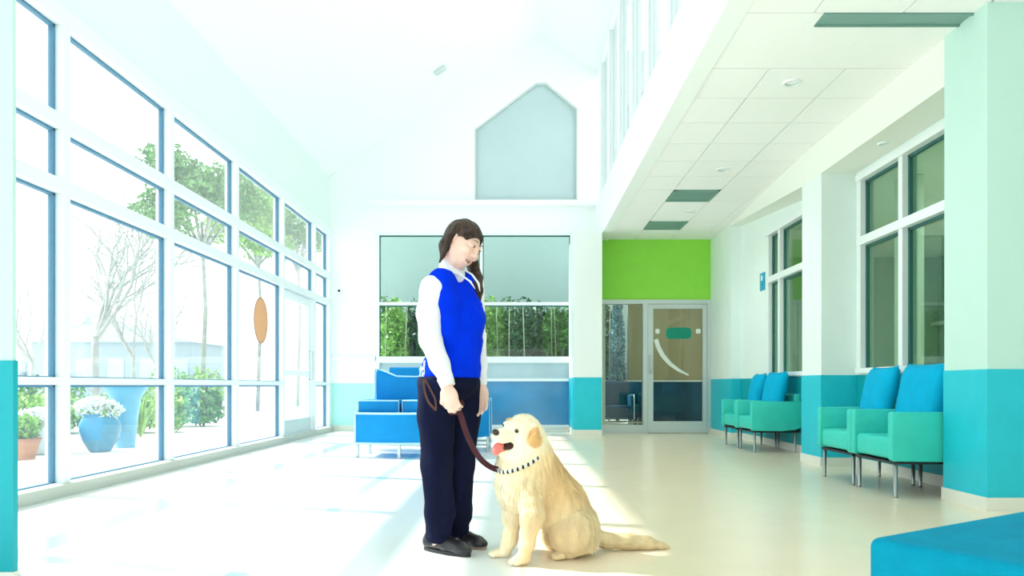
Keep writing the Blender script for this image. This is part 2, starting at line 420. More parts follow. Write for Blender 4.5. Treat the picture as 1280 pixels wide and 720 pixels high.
# back glazing
b = MB(); y0, y1 = YB-.03, YB+.1
mz = [(gz0, gz0+.05), (.875, .925), (1.20, 1.31), (2.21, 2.265), (gz1-.03, gz1)]
for z0, z1 in mz: b.box(gx0, gx1, y0, y1, z0, z1)
xm = -.68
for x0, x1 in ((gx0, gx0+.05), (xm-.025, xm+.025), (gx1-.05, gx1)): b.box(x0, x1, y0-.004, y1, gz0, gz1)
g = b.build('window_13', M['alu']); g['kind'] = 'structure'
for a, c in ((gx0+.05, xm-.025), (xm+.025, gx1-.05)):
    MB().box(a, c, YB+.03, YB+.04, mz[2][1], mz[3][0]).box(a, c, YB+.03, YB+.04, mz[3][1], mz[4][0]).build('pane', M['gback'], g)
    MB().box(a, c, YB+.03, YB+.04, mz[1][1], mz[2][0]).build('frosted_pane', M['frostp'], g)
    MB().box(a, c, YB+.03, YB+.04, mz[0][1], mz[1][0]).build('blue_panel', M['frost'], g)
    q = MB(); 
    for (z0, z1) in ((mz[2][1], mz[3][0]), (mz[3][1], mz[4][0])):
        q.box(a, c, YB-.0, YB+.03, z1-.02, z1); q.box(a, a+.015, YB, YB+.03, z0, z1); q.box(c-.015, c, YB, YB+.03, z0, z1)
    q.build('gasket', M['dgasket'], g)

# fascia beam and clerestory
struct('wall_clerestory', MB().box(XF-.02, XF+.14, Y0, YB+.15, ZC-.012, 3.93), M['upper'])
cy = [6.77+1.13*k for k in range(-9, 6)]
cf = MB().box(XF+.01, XF+.13, Y0, YB, 3.93, 4.0).box(XF+.01, XF+.13, Y0, YB, 6.2, zr(XF+.05))
for y in cy: cf.box(XF+.0, XF+.13, y-.05, y+.05, 3.95, 6.32)
g = cf.build('window_14', M['alu']); g['kind'] = 'structure'
q = MB(); p = MB()
for y in cy: q.box(XF+.04, XF+.08, y-.075, y-.05, 4, 6.2)
q.build('gasket', M['greyalu'], g)
MB().box(XF+.065, XF+.073, Y0, YB, 4.0, 6.2).build('pane', M['gwin'], g)

# right wing: tiled ceiling
S = .59; ty0 = 5.71
back = MB().box(XF+.16, XR+.1, Y0, YD+.1, ZC+.02, ZC+.14); struct('ceiling_backing', back, M['grid'])
t = MB(); xs = [XF+.004, XF+S, XF+2*S, XC+.01]
ys = [ty0+S*k for k in range(12)]+[YD]
def tile(x0, x1, y0, y1): t.box(x0+.004, x1-.004, y0+.004, y1-.004, ZC, ZC+.03)
for i in range(3):
    for j in range(12):
        if i == 1 and j in (6, 9): continue
        tile(xs[i], xs[i+1], ys[j], ys[j+1])
    for j in range(15):
        tile(xs[i], xs[i+1], 4.86-S*(j+1), 4.86-S*j)
t.box(XF, XC+.02, 5.03, 5.71-.004, ZC, ZC+.03); t.box(XF, 2.0, 4.864, 5.03, ZC, ZC+.03)
struct('ceiling_tiles', t, M['tile'])
for k, (x0, x1, y0, y1, lab) in enumerate(((xs[1], xs[2], ys[6], ys[7], 'larger nearer square grey green air vent in the tiled ceiling'), (xs[1], xs[2], ys[9], ys[10], 'farther square grey green air vent in the tiled ceiling before the lime wall'))):
    e = empty('ceiling_vent', ((x0+x1)/2, (y0+y1)/2, ZC), 0, lab, 'vent', 'square ceiling vents')
    w = (x1-x0)/2-.008; f = MB()
    f.box(-w, w, -w, -w+.03, -.006, .02).box(-w, w, w-.03, w, -.006, .02).box(-w, -w+.03, -w, w, -.006, .02).box(w-.03, w, -w, w, -.006, .02)
    f.build('frame', M['vent'], e)
    f = MB()
    for q in range(9): f.box(-w+.03, w-.03, -w+.05+q*.055, -w+.085+q*.055, .0, .012)
    f.build('louvre', M['vent'], e)
e = empty('linear_vent', ((2.0+XC)/2, 4.945, ZC), 0, 'long dark green slot vent across the ceiling at upper right', 'vent')
MB().box(-.5, .51, -.08, .08, .0, .015).build('grille', M['vent'], e)
f = MB(); f.box(-.5, .51, -.085, -.07, -.012, .0).box(-.5, .51, .07, .085, -.012, .0).build('flange', M['vent'], e)

# bulkhead over the window bays, right wall, columns
bh = MB().box(XC, XR+.1, 4.75, 7.86, 2.915, ZC+.14)
zb0, zb1 = 2.915, 3.22
bh.add([(XC, 7.86, zb0), (XR+.1, 7.86, zb0), (XR+.1, 11.2, zb1), (3.19, 11.2, zb1), (XC, 7.86, ZC+.14), (XR+.1, 7.86, ZC+.14), (XR+.1, 11.2, ZC+.14), (3.19, 11.2, ZC+.14)], [(0, 1, 2, 3), (4, 7, 6, 5), (0, 3, 7, 4), (2, 1, 5, 6), (0, 4, 5, 1), (3, 2, 6, 7)]); struct('wall_bulkhead', bh, M['soff'])
struct('ceiling_edge', MB().box(XC+.021, XR+.6, Y0, 4.72, ZC, ZC+.14), M['tile'])
struct('ceiling_strip', MB().box(XC+.011, XR, 7.9, YD, ZC, ZC+.03), M['tile'])
cols = [(4.72, 5.2, 'a'), (7.36, 7.86, 'b')]
wtop = 2.80; wz = .92
rw = MB(); op = [(5.25, 7.28), (8.0, 9.95)]
ye = [-4.0]
rw.box(XR, XR+.12, Y0, op[0][0], 0, 3.3); rw.box(XR, XR+.12, op[0][1], op[1][0], 0, 3.3); rw.box(XR, XR+.12, op[1][1], YD+.1, 0, 3.3)
for a, c in op: rw.box(XR, XR+.12, a, c, 0, wz).box(XR, XR+.12, a, c, wtop+.06, 3.3)
wr = struct('wall_right', rw, M['wall'])
wn = MB().box(XR-.006, XR, 5.2, 7.36, .09, .905).box(XR-.006, XR, 7.86, YD, .09, .905)
wn.build('wainscot', M['tealdeep'], wr)
struct('baseboard_right', MB().box(XR-.018, XR, 5.2, 7.36, 0, .09).box(XR-.018, XR, 7.86, YD, 0, .09), M['base'])
for k, (a, c) in enumerate(op):
    f = MB(); x0, x1 = XR-.03, XR+.1
    ms = [a, 6.42, c-.07] if k == 0 else [a, 9.45, c-.07]
    for y in ms: f.box(x0, x1, y, y+.07, wz, wtop+.06)
    f.box(x0-.02, x1, a, c, wtop, wtop+.06).box(x0-.02, x1, a, c, wz, wz+.05).box(x0-.01, x1, a, c, 2.17, 2.25)
    g = f.build('window_%d' % (15+k), M['alu']); g['kind'] = 'structure'
    q = MB(); p = MB()
    for (ya, yb) in zip(ms[:-1], ms[1:]):
        ya += .07
        for z0, z1 in ((wz+.05, 2.17), (2.25, wtop)):
            p.box(XR+.05, XR+.058, ya, yb, z0, z1)
            q.box(XR+.02, XR+.05, ya, ya+.02, z0, z1).box(XR+.02, XR+.05, yb-.025, yb, z0, z1).box(XR+.02, XR+.05, ya, yb, z1-.025, z1)
    q.build('gasket', M['dgasket'], g); p.build('pane', M['goffice'], g)
def column(name, x0, x1, y0, y1, z1, mm, tm, wz=.905, bz=.085):
    o = MB().box(x0, x1, y0, y1, 0, z1).build(name, mm); o['kind'] = 'structure'
    e = .005
    f_ = e if 'partition' in name else -e
    MB().box(x0-e, x1+f_, y0-e, y1+e, bz, wz).build('wainscot', tm, o)
    e = .014
    MB().box(x0-e, x1+(e if 'partition' in name else -e), y0-e, y1+e, 0, bz).build('skirting', M['base'], o)
    return o
column('column_right', XC-.015, XR+.6, 4.72, 5.2, ZC, M['pillar'], M['teal'])
column('column_middle', XC, XR, 7.36, 7.86, 2.915, M['wall'], M['teal'])
column('column_corner', 3.2, XR+.02, 11.2, YD+.02, ZC+.02, M['wall'], M['teal'])
column('column_back', .86, 1.3, 11.7, YB, ZC+.0, M['white'], M['teal'], .93, .1)
o = column('wall_partition', -3.2, -2.127, 3.10, 3.12, 4.4, M['pillar'], M['tealdeep'], .905, .02)

# door wall
gp = struct('wall_door', MB().box(XF-.04, XR+.1, YD, YD+.12, 2.24, ZC+.05), M['lime'])
f = MB(); x0, x1, xd = XF-.04, 3.2, 2.1
f.box(x0, x1, YD-.02, YD+.1, 2.17, 2.24).box(x0, x0+.05, YD-.02, YD+.1, 0, 2.17).box(xd-.04, xd+.04, YD-.02, YD+.1, 0, 2.17).box(x1-.06, x1, YD-.02, YD+.1, 0, 2.17)
f.box(x0+.05, xd-.04, YD-.018, YD+.1, 0, .14)
g = f.build('window_17', M['greyalu']); g['kind'] = 'structure'
MB().box(x0+.05, xd-.04, YD+.03, YD+.038, .14, 2.17).build('pane', M['gdoor'], g)
struct('wall_jamb', MB().box(x1, XR+.1, YD, YD+.12, 0, 2.24), M['wall'])
f = MB(); a, c = xd+.045, x1-.065; ya, yb = YD-.005, YD+.045
f.box(a, a+.09, ya, yb, .01, 2.165).box(c-.07, c, ya, yb, .01, 2.165).box(a+.09, c-.07, ya, yb, .01, .2).box(a+.09, c-.07, ya, yb, 2.09, 2.165)
d = f.build('door_2', M['greyalu']); d['kind'] = 'structure'
MB().box(a+.09, c-.07, YD+.016, YD+.024, .2, 2.09).build('pane', M['gdoor'], d)
MB().tube([(a+.04, ya, 1.02), (a+.04, ya-.05, 1.02), (a+.04, ya-.05, 1.3), (a+.04, ya, 1.3)], .012, 8).build('handle', M['greyalu'], d)
# writing and marks on the door glass
def rrect(cx, cz, w, h, r, n=6):
    pts = []
    for (sx, sz, a0) in ((1, 1, 0), (-1, 1, 90), (-1, -1, 180), (1, -1, 270)):
        for k in range(n+1):
            t = math.radians(a0+90*k/n); pts.append((cx+sx*(w/2-r)+r*math.cos(t), cz+sz*(h/2-r)+r*math.sin(t)))
    return pts
p0 = V(848.5, 416.5, YD)
tag(MB().prism(rrect(p0.x, p0.z, .43, .19, .07), YD+.004, YD+.012).build('door_sign', M['signg']), 'rounded dark green sign fixed to the glass of the back door', 'sign')
f = MB()
pts = [V(x, y, YD) for x, y in ((820, 424), (823, 434), (829, 445), (838, 455), (849, 463), (861, 469))]
wv = [.07, .075, .075, .065, .05, .02]
for i in range(5):
    p, q = pts[i], pts[i+1]; n = Vector((-(q-p).z, 0, (q-p).x)).normalized()
    f.prism([(p-n*wv[i]/2).xz[:], (q-n*wv[i+1]/2).xz[:], (q+n*wv[i+1]/2).xz[:], (p+n*wv[i]/2).xz[:]] if False else
            [((p-n*wv[i]/2).x, (p-n*wv[i]/2).z), ((q-n*wv[i+1]/2).x, (q-n*wv[i+1]/2).z), ((q+n*wv[i+1]/2).x, (q+n*wv[i+1]/2).z), ((p+n*wv[i]/2).x, (p+n*wv[i]/2).z)], YD+.006, YD+.012)
tag(f.build('swoosh_decal', M['signw']), 'white curved swoosh decal on the back door glass', 'decal')
for (x, y, w, lab) in ((822, 414, .07, 'small white square decal left of the green door sign'), (873, 414, .08, 'small white square decal right of the green door sign')):
    p = V(x, y, YD); tag(MB().prism(rrect(p.x, p.z, w, .08, .02), YD+.004, YD+.012).build('square_decal', M['signw']), lab, 'decal', 'white square door decals')

# rear wall behind the camera with unglazed openings added for frontal fill
rr = MB().box(XL-.12, XR+.1, Y0-.12, Y0, 0, .9).box(XL-.12, XR+.1, Y0-.12, Y0, 2.3, 7.0)
rr.box(XL-.12, XL+.4, Y0-.12, Y0, .9, 2.3).box(XR-.6, XR+.1, Y0-.12, Y0, .9, 2.3).box(XF-.1, XF+.3, Y0-.12, Y0, .9, 2.3)
struct('wall_rear', rr, M['upper'])

# right wing roof + office behind the right windows
struct('ceiling_office', MB().box(XR+.12, 7.2, 3.5, 12.5, 2.95, 3.1), M['white'])
struct('wall_office', MB().box(7.0, 7.1, 3.5, 12.5, 0, 2.95).box(XR+.12, 7.0, 3.4, 3.5, 0, 2.95).box(XR+.12, 7.0, 12.4, 12.5, 0, 2.95), M['offg'])
struct('trim_3', MB().box(XR+.55, XR+.75, 7.5, 7.7, 0, 2.95), M['soff'])
struct('trim_4', MB().box(6.9, 7.0, 3.5, 12.4, 1.8, 1.86), M['alu'])
# hall beyond the door
struct('wall_hall', MB().box(2.22, 4.6, 15.2, 15.3, .88, 3.0).box(4.5, 4.6, 12.6, 15.2, 0, 3.0), M['beige'])
struct('wall_hall_lower', MB().box(2.22, 4.6, 15.19, 15.3, 0, .88), M['navy'])
struct('ceiling_hall', MB().box(1.45, 4.6, YD+.12, 15.4, 2.9, 3.0), M['white'])
struct('ceiling_roof', MB().box(XF+.16, 7.2, Y0, YD+.1, ZC+.15, ZC+.25), M['white'])
struct('trim_5', MB().box(1.45, 4.6, 15.15, 15.19, .88, .91), M['alu'])
# ================================================================ THINGS
# fixtures
def downlight(name, p, r, label, group=None, m='lampw', nrm=None):
    e = empty(name, p, 0, label, 'light fixture', group)
    MB().lathe([(r, 0), (r*.98, -.012), (r*.75, -.014), (r*.72, .0)], n=24).build('trim_ring', M['alu'], e)
    MB().lathe([(r*.73, -.004), (r*.5, .012), (0.001, .016)], n=24).build('lens', M['vent'], e)
    return e
downlight('ceiling_downlight', (2.2, 5.97, ZC), .075, 'nearest round downlight in the tiled ceiling, below the slot vent', 'round ceiling downlights')
downlight('ceiling_downlight', (2.3, 8.37, ZC), .075, 'middle round downlight in the tiled ceiling, in front of the vents', 'round ceiling downlights')
downlight('ceiling_downlight', (2.4, 10.4, ZC), .075, 'farthest round downlight, between the two square vents', 'round ceiling downlights')
downlight('soffit_downlight', (3.17, 6.45, 2.915), .05, 'small round downlight in the cream soffit beside the right window')
# sprinkler-like heads on the slope
def slope_pt(px, py):
    d = 1.0
    dirv = Vector(((px-CX)/F, 1, (CY-py)/F)); best = None
    for i in range(100, 1600):
        y = i/100; P = dirv*y; z = CH+P.z
        if z >= zr(P.x)-.0: return Vector((P.x, y, zr(P.x)))
    return Vector((0, 10, 7))
p = slope_pt(549, 86); ang = math.atan2(RZ-EZ, RX-XL)
e = empty('ceiling_spotlight', p, 0, 'small elongated spotlight on the white sloped ceiling left of the gable window', 'light fixture')
e.rotation_euler = (0, -ang, 0)
MB().rbox(-.10, .10, -.04, .04, -.07, .004, .02).build('housing', M['greyalu'], e)
MB().lathe([(.001, -.078), (.025, -.078), (.03, -.066)], n=16).build('lens', M['lampw'], e)
p = slope_pt(668, 57)
e = empty('smoke_detector', p, 0, 'small round white detector near the ceiling ridge above the gable window', 'smoke detector')
MB().lathe([(.09, .004), (.09, -.03), (.05, -.05), (.001, -.05)], n=24).build('body', M['white'], e)
MB().lathe([(.03, -.05), (.03, -.056), (.001, -.056)], n=16).build('sensor_cap', M['greyalu'], e)
# wall bits
p = V(954, 352, (XR)*F/(954-CX)); 
e = empty('wall_sign', (XR, p.y, p.z), 0, 'small blue oval wall sign beside the far right window', 'sign')
MB().rbox(-.02, 0, -.09, .09, -.12, .12, .009, T=None).build('plate', M['signb'], e)
MB().rbox(-.024, -.018, -.035, .035, .01, .08, .003).build('symbol', M['signw'], e)
p = V(424, 365, 12.98)
e = empty('wall_thermostat', (p.x, YB-.0, p.z), 0, 'tiny dark and white wall device beside the back window', 'thermostat')
MB().rbox(-.035, .035, -.03, .0, -.05, .05, .008).build('housing', M['alu'], e)
MB().rbox(-.02, .02, -.036, -.028, .0, .04, .003).build('display', M['dark'], e)
# oval sticker on curtain wall glass
px0, px1 = 317.5, 333.5
ya, yb = (.05-XL)*F/(CX-px0), (.05-XL)*F/(CX-px1)
yc = (ya+yb)/2; zc = CH+(CY-400.5)/F*yc; ry = (yb-ya)/2; rzv = 27/F*yc
o = MB().prism([(yc+math.cos(t)*ry, zc+math.sin(t)*rzv) for t in np.linspace(0, 2*math.pi, 41)[:-1]], XL-.050, XL-.044, 'x').build('window_sticker', M['orange'])
tag(o, 'orange oval sticker on the tall window pane next to the glass door', 'sticker')
ring = MB(); n = 40
for k in range(n):
    t0, t1 = 2*math.pi*k/n, 2*math.pi*(k+1)/n
    P = lambda t, s: (yc+math.cos(t)*ry*s, zc+math.sin(t)*rzv*s)
    ring.prism([P(t0, 1), P(t1, 1), P(t1, 1.07), P(t0, 1.07)], XL-.050, XL-.042, 'x')
ring.build('rim', M['orangerim'], o)

# ---- sea green lounge chair, faces -X
def side_profile(z0, z1, L, r=.10):
    pts = [(0.0, z0+.02), (.015, z0)]
    pts += [(L*.55, z0-.004), (L*.8, z0+.012), (L-.03, z0+.05), (L, z0+.12), (L, z1-.02), (L-.02, z1), (.015, z1), (0, z1-.012)]
    return pts
def bev_prism(poly, a0, a1, axis, r, m, name, parent):
    mb = MB().prism(poly, a0, a1, axis); o = mb.build(name, m, parent)
    bm = bmesh.new(); bm.from_mesh(o.data)
    bmesh.ops.bevel(bm, geom=[e for e in bm.edges if e.calc_face_angle(0) > .25], offset=r, segments=3, profile=.5, affect='EDGES', clamp_overlap=True)
    bm.to_mesh(o.data); bm.free()
    o.data.polygons.foreach_set('use_smooth', [True]*len(o.data.polygons)); return o
def cushion(w, h, t, name, m, parent, T, puff=.35):
    # pillow: grid surface with pinched corners
    n = 16; vs = []; fs = []
    for s in (1, -1):
        for i in range(n+1):
            for j in range(n+1):
                u, v = i/n*2-1, j/n*2-1
                th = ((1-abs(u)**2.6)*(1-abs(v)**2.6))**.42
                pin = 1-.055*(1-abs(u)**2)*(abs(v)**6); pin2 = 1-.055*(1-abs(v)**2)*(abs(u)**6)
                x = u*w/2*pin2; z = v*h/2*pin
                wob = noise.noise(Vector((u*2.1, v*2.3, s*3+w*7)))*.012
                vs.append(T @ Vector((s*(t/2*th+wob*th), x, z)))
    N = (n+1)*(n+1)
    for s in (0, 1):
        for i in range(n):
            for j in range(n):
                a = s*N+i*(n+1)+j; q = (a, a+1, a+n+2, a+n+1); fs.append(q if s == 0 else q[::-1])
    mb = MB(); mb.add(vs, fs, True); return mb.build(name, m, parent)
def make_chair(W=.66, L=.66):
    t = empty('lounge_chair')
    z0, z1 = .262, .612
    for s in (-1, 1):
        y = s*(W/2-.035)
        bev_prism(side_profile(z0, z1, L), y-.034, y+.034, 'y', .012, M['mint'], 'armrest', t)
    MB().rbox(.012, L-.06, -W/2+.07, W/2-.07, z0+.01, .43, .03).build('seat', M['mint'], t)
    MB().rbox(L-.13, L-.005, -W/2+.07, W/2-.07, z0+.05, .70, .03).build('backrest', M['mint'], t)
    mb = MB(); 
    for a, b in ((.02, -W/2+.05), (.02, W/2-.05)): pass
    MB().box(.03, L-.06, -W/2+.03, W/2-.03, z0-.022, z0-.004).build('under_frame', M['dark'], t)
    for x in (.05, L-.13):
        for s in (-1, 1):
            y = s*(W/2-.05)
            MB().tube([(x, y, z0-.0), (x, y, .012), (x, y, .0)], [.016, .013, .016], 10).build('leg', M['chrome'], t)
    return t
def put(t, x, y, rz, label, group):
    t.location = (x, y, 0); t.rotation_euler = (0, 0, rz); t['label'] = label; t['category'] = 'armchair'; t['group'] = group; return t
c0 = make_chair()
GRP = 'sea green armchairs along the right wall'
put(c0, 2.63, 5.555, 0, 'sea green vinyl armchair nearest the camera, beside the big mint pillar', GRP)
spots = [(2.63, 6.22, 'sea green vinyl armchair between the near armchair and the middle teal column'),
         (2.75, 9.10, 'sea green armchair just behind the middle column, nearer of the far pair'),
         (2.75, 9.77, 'farthest sea green armchair, closest to the lime wall')]
for x, y, lab in spots: put(copy_tree(c0), x, y, 0, lab, GRP)
def pil(x, y, z, w, h, lean, yaw, lab):
    e = empty('throw_pillow', (x, y, z), 0, lab, 'cushion', 'blue cushions on the sea green armchairs')
    T = Matrix.Rotation(yaw, 4, 'Z') @ Matrix.Rotation(lean, 4, 'Y')
    o = cushion(w, h, .17, 'cover', M['pillow'], e, T)
    return e
pil(3.02, 5.56, .70, .56, .56, math.radians(12), math.radians(3), 'azure cushion on the nearest armchair, partly hidden by the mint pillar')
pil(3.00, 6.19, .70, .54, .54, math.radians(13), math.radians(-5), 'azure cushion in front of the right window on the second armchair')
pil(3.12, 9.08, .71, .56, .54, math.radians(12), math.radians(2), 'azure cushion on the armchair just behind the middle column')
pil(3.12, 9.74, .70, .52, .54, math.radians(12), math.radians(-4), 'azure cushion on the farthest sea green armchair')

# ---- blue curved loveseat, faces the camera
def make_loveseat(W, label, x, y, rz, name='loveseat'):
    t = empty(name, (x, y, 0), rz, label, 'sofa')
    n = 24; fr = []
    # curved apron: front bulges toward -Y and its lower edge rises to the right end
    vs = []; fs = []
    for i in range(n+1):
        u = i/n*2-1; X = u*W/2; Yf = -.10*(1-u*u)
        for (dy, z) in ((0, .49), (0, .165), (.62-Yf*0, .165), (.62, .49)):
            yy = Yf+dy if dy == 0 else dy
            vs.append((X, yy, z))
    for i in range(n):
        for k in range(4): fs.append((i*4+k, i*4+(k+1) % 4, (i+1)*4+(k+1) % 4, (i+1)*4+k))
    fs += [(3, 2, 1, 0), (n*4, n*4+1, n*4+2, n*4+3)]
    o = MB().add(vs, fs, False).build('seat_base', M['blue'], t)
    pts = [(-W/2, 0, .165), (-W/2, 0, .49)]+[(i/n*2*W/2-W/2, -.10*(1-(i/n*2-1)**2)-.004, .493) for i in range(n+1)]+[(W/2, 0, .165)]
    p2 = [(i/n*W-W/2, -.10*(1-(i/n*2-1)**2)-.004, .163) for i in range(n+1)]
    MB().tube(pts, .013, 8).tube(p2, .011, 8).build('piping', M['pipe'], o)
    hw = W/2-.02
    for s in (-1, 1):
        c = MB().rbox(min(s*.015, s*hw), max(s*.015, s*hw), .03, .50, .494, .64, .025).build('seat_cushion', M['blue'], t)
        a, b = min(s*.02, s*(hw-.01)), max(s*.02, s*(hw-.01))
        MB().tube([(a, .035, .5), (a, .032, .632), (b, .032, .632), (b, .035, .5)], .009, 6).build('piping', M['pipe'], c)
    bk = bev_prism([(-W/2+.13, .50), (W/2-.03, .50), (W/2-.03, .93), (W/2-.1, .985), (W*.12, .90), (-W*.12, .905), (-W/2+.20, .985), (-W/2+.13, 1.0)], .50, .64, 'y', .03, M['blue'], 'backrest', t)
    MB().tube([(-W/2+.125, .49, .51), (-W/2+.125, .49, .995), (-W/2+.20, .49, .985), (-W*.12, .49, .91), (W*.12, .49, .905), (W/2-.1, .49, .985), (W/2-.03, .49, .93), (W/2-.03, .49, .51)], .01, 6).build('piping', M['pipe'], bk)
    for (lx, ly) in ((-W/2+.02, .03), (0, -.07), (W/2-.02, .03), (-W/2+.05, .56), (W/2-.05, .56)):
        MB().rbox(lx-.018, lx+.018, ly-.018, ly+.018, 0, .17, .004, 2).build('leg', M['greyalu'], t)
    return t
make_loveseat(1.0, 'cobalt blue sofa with curved front and pale piping, left of the standing woman', -1.33, 8.2, 0)
# ---- blue armchair right of the woman, seen from its side
def tub_chair(label, x, y, rz):
    t = empty('tub_chair', (x, y, 0), rz, label, 'armchair')
    for s in (-1, 1):
        yy = s*.32
        o = bev_prism([(0, .19), (.30, .165), (.60, .19), (.62, .25), (.62, .62), (.02, .64), (0, .60)], yy-.03, yy+.03, 'y', .01, M['blue'], 'armrest', t)
        MB().tube([(0, yy-.034, .19), (0, yy-.034, .635), (.62, yy-.034, .625), (.62, yy-.034, .2)], .011, 6).build('piping', M['pipe'], o)
    MB().rbox(.01, .56, -.29, .29, .2, .44, .03).build('seat', M['blue'], t)
    MB().rbox(.50, .62, -.29, .29, .25, .88, .03).build('backrest', M['blue'], t)
    MB().tube([(.0, -.33, .09), (.62, -.33, .09), (.62, .33, .09), (0, .33, .09), (0, -.33, .09)], .014, 8).build('base_frame', M['greyalu'], t)
    for a in (.02, .6):
        for s in (-1, 1): MB().tube([(a, s*.33, .2), (a, s*.33, 0)], .014, 8).build('leg', M['greyalu'], t)
    return t
tub_chair('cobalt blue armchair with pale piping, glimpsed between the woman and the dog', -.37, 9.2, math.radians(180))
tub_chair('dark blue high armchair just showing above the backrest of the sofa', -1.72, 10.6, math.radians(90)).scale = (.8, .8, 1.22)
tub_chair('blue armchair standing behind the dog beside the back glazing', -.15, 11.4, math.radians(90)) if False else None

# navy chairs behind the side glass of the door
nv = tub_chair('dark chair behind the door side glass, left of the pair', 1.70, 13.3, math.radians(90))
n2 = tub_chair('dark chair behind the door side glass, right of the pair', 2.02, 14.15, math.radians(90))
for r_ in (nv, n2):
    r_['group'] = 'chairs beyond the door side glass'
    for ch in r_.children:
        if ch.name.split('.')[0] in ('armrest', 'seat', 'backrest'):
            for s_ in ch.material_slots: pass
            ch.data.materials[0] = M['navy']

# ---- ottoman at lower right
t = empty('ottoman', (0, 0, 0), 0, 'peacock blue upholstered ottoman in the lower right corner', 'ottoman')
A = Vector((.797, 1.70)); ux = Vector((.59, .36)).normalized(); uy = Vector((ux.y, -ux.x))
rot = math.atan2(ux.y, ux.x); Lx, Ly = 1.15, .72
cen = A+ux*Lx/2+uy*Ly/2; t.location = (cen.x, cen.y, 0); t.rotation_euler = (0, 0, rot)
MB().rbox(-Lx/2, Lx/2, -Ly/2, Ly/2, .10, .452, .022, 5).build('cushion_body', M['otto'], t)
MB().tube([(-Lx/2+.01, -Ly/2+.01, .40), (Lx/2-.01, -Ly/2+.01, .40), (Lx/2-.01, Ly/2-.01, .40), (-Lx/2+.01, Ly/2-.01, .40), (-Lx/2+.01, -Ly/2+.01, .40)], .0001, 4).build('seam', M['otto'], t) if False else None
MB().box(-Lx/2+.03, Lx/2-.03, -Ly/2+.03, Ly/2-.03, .05, .10).build('plinth', M['dark'], t)
for a in (-1, 1):
    for b_ in (-1, 1): MB().tube([(a*(Lx/2-.08), b_*(Ly/2-.08), .05), (a*(Lx/2-.08), b_*(Ly/2-.08), 0)], .025, 10).build('leg', M['dark'], t)

# ================================================================ OUTSIDE
struct('ground', MB().box(-45, XL-.12, -12, 60, -.2, -.03).box(XL-.12, 8, YB+.15, 60, -.2, -.03), M['patio'])
struct('wall_courtyard', MB().box(-3.6, 6.0, 17.2, 17.5, 0, 8.6), M['courtw'])
def leaves(name, m, parent, blobs, n, size, seed=0, up=.3, shell=.6):
    r = np.random.RandomState(seed); vs = []; fs = []
    w = np.array([b[1][0]*b[1][1]+b[1][0]*b[1][2] for b in blobs]); w = w/w.sum()
    ch = r.choice(len(blobs), n, p=w)
    for i in range(n):
        c, rad = blobs[ch[i]]; d = r.normal(size=3); d /= np.linalg.norm(d); q = shell+(1-shell)*r.rand()
        p = np.array(c)+d*np.array(rad)*q
        a = r.normal(size=3); a /= np.linalg.norm(a); b = np.cross(a, r.normal(size=3)); b /= np.linalg.norm(b)
        s = size*(.6+.8*r.rand()); k = len(vs)
        vs += [p-a*s, p-b*s*.45, p+a*s, p+b*s*.45]; fs.append((k, k+1, k+2, k+3))
    me = bpy.data.meshes.new(name); me.from_pydata([tuple(x) for x in vs], [], fs)
    return mesh_obj(name, me, m, parent)
def shrub(loc, blobs, n, size, m, label, seed, group=None, kind=None, cat='shrub', name='garden_shrub', stems=True):
    e = empty(name, loc, 0, label, cat, group, kind)
    leaves('foliage', m, e, blobs, n, size, seed)
    r = random.Random(seed)
    for c, rad in (blobs[:1] if cat == 'bamboo' else blobs):
        s = MB()
        for _ in range(3):
            s.tube([(c[0]*.8+r.uniform(-.05, .05), c[1]*.8, -.03), (c[0]+r.uniform(-.1, .1), c[1], c[2]), (c[0]+r.uniform(-.6, .6)*rad[0], c[1]+r.uniform(-.5, .5)*rad[1], c[2]+rad[2]*.7)], [.02, .014, .006], 5)
        s.build('stem', M['barkd'], e)
        if cat == 'bamboo':
            for q in range(2):
                xx = r.uniform(-.3, .3); yy = -.30-r.uniform(0, .05); MB().tube([(xx, yy, -.03), (xx+r.uniform(-.02, .02), yy, 1.3), (xx+r.uniform(-.04, .04), yy+.05, 2.5)], [.014, .012, .007], 5).build('cane', M['cane'], e)
    return e
def branches(mb, p, d, L, r, depth, rnd, spread=.6):
    if depth == 0 or r < .004: return
    q = p+d*L*.5+Vector((rnd.uniform(-1, 1), rnd.uniform(-1, 1), rnd.uniform(-.3, .5)))*L*.06
    e = p+d*L
    mb.tube([p, q, e], [r, r*.85, r*.68], 6, cap=False)
    for k in range(3 if depth > 1 else 2):
        v = Vector((rnd.gauss(0, 1), rnd.gauss(0, 1), rnd.gauss(.25, .6))); nd = (d+v.normalized()*spread).normalized()
        if nd.z < -.05: nd.z = abs(nd.z)
        branches(mb, e if k else q, nd, L*rnd.uniform(.6, .82), r*.6, depth-1, rnd, spread)
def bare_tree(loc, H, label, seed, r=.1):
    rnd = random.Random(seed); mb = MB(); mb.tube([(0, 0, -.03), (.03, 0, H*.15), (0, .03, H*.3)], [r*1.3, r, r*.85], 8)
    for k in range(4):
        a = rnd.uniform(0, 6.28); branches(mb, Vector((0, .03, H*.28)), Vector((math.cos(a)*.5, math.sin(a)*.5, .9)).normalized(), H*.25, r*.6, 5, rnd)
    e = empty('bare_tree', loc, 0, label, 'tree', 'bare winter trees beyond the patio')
    mb.build('trunk', M['bark'], e); return e
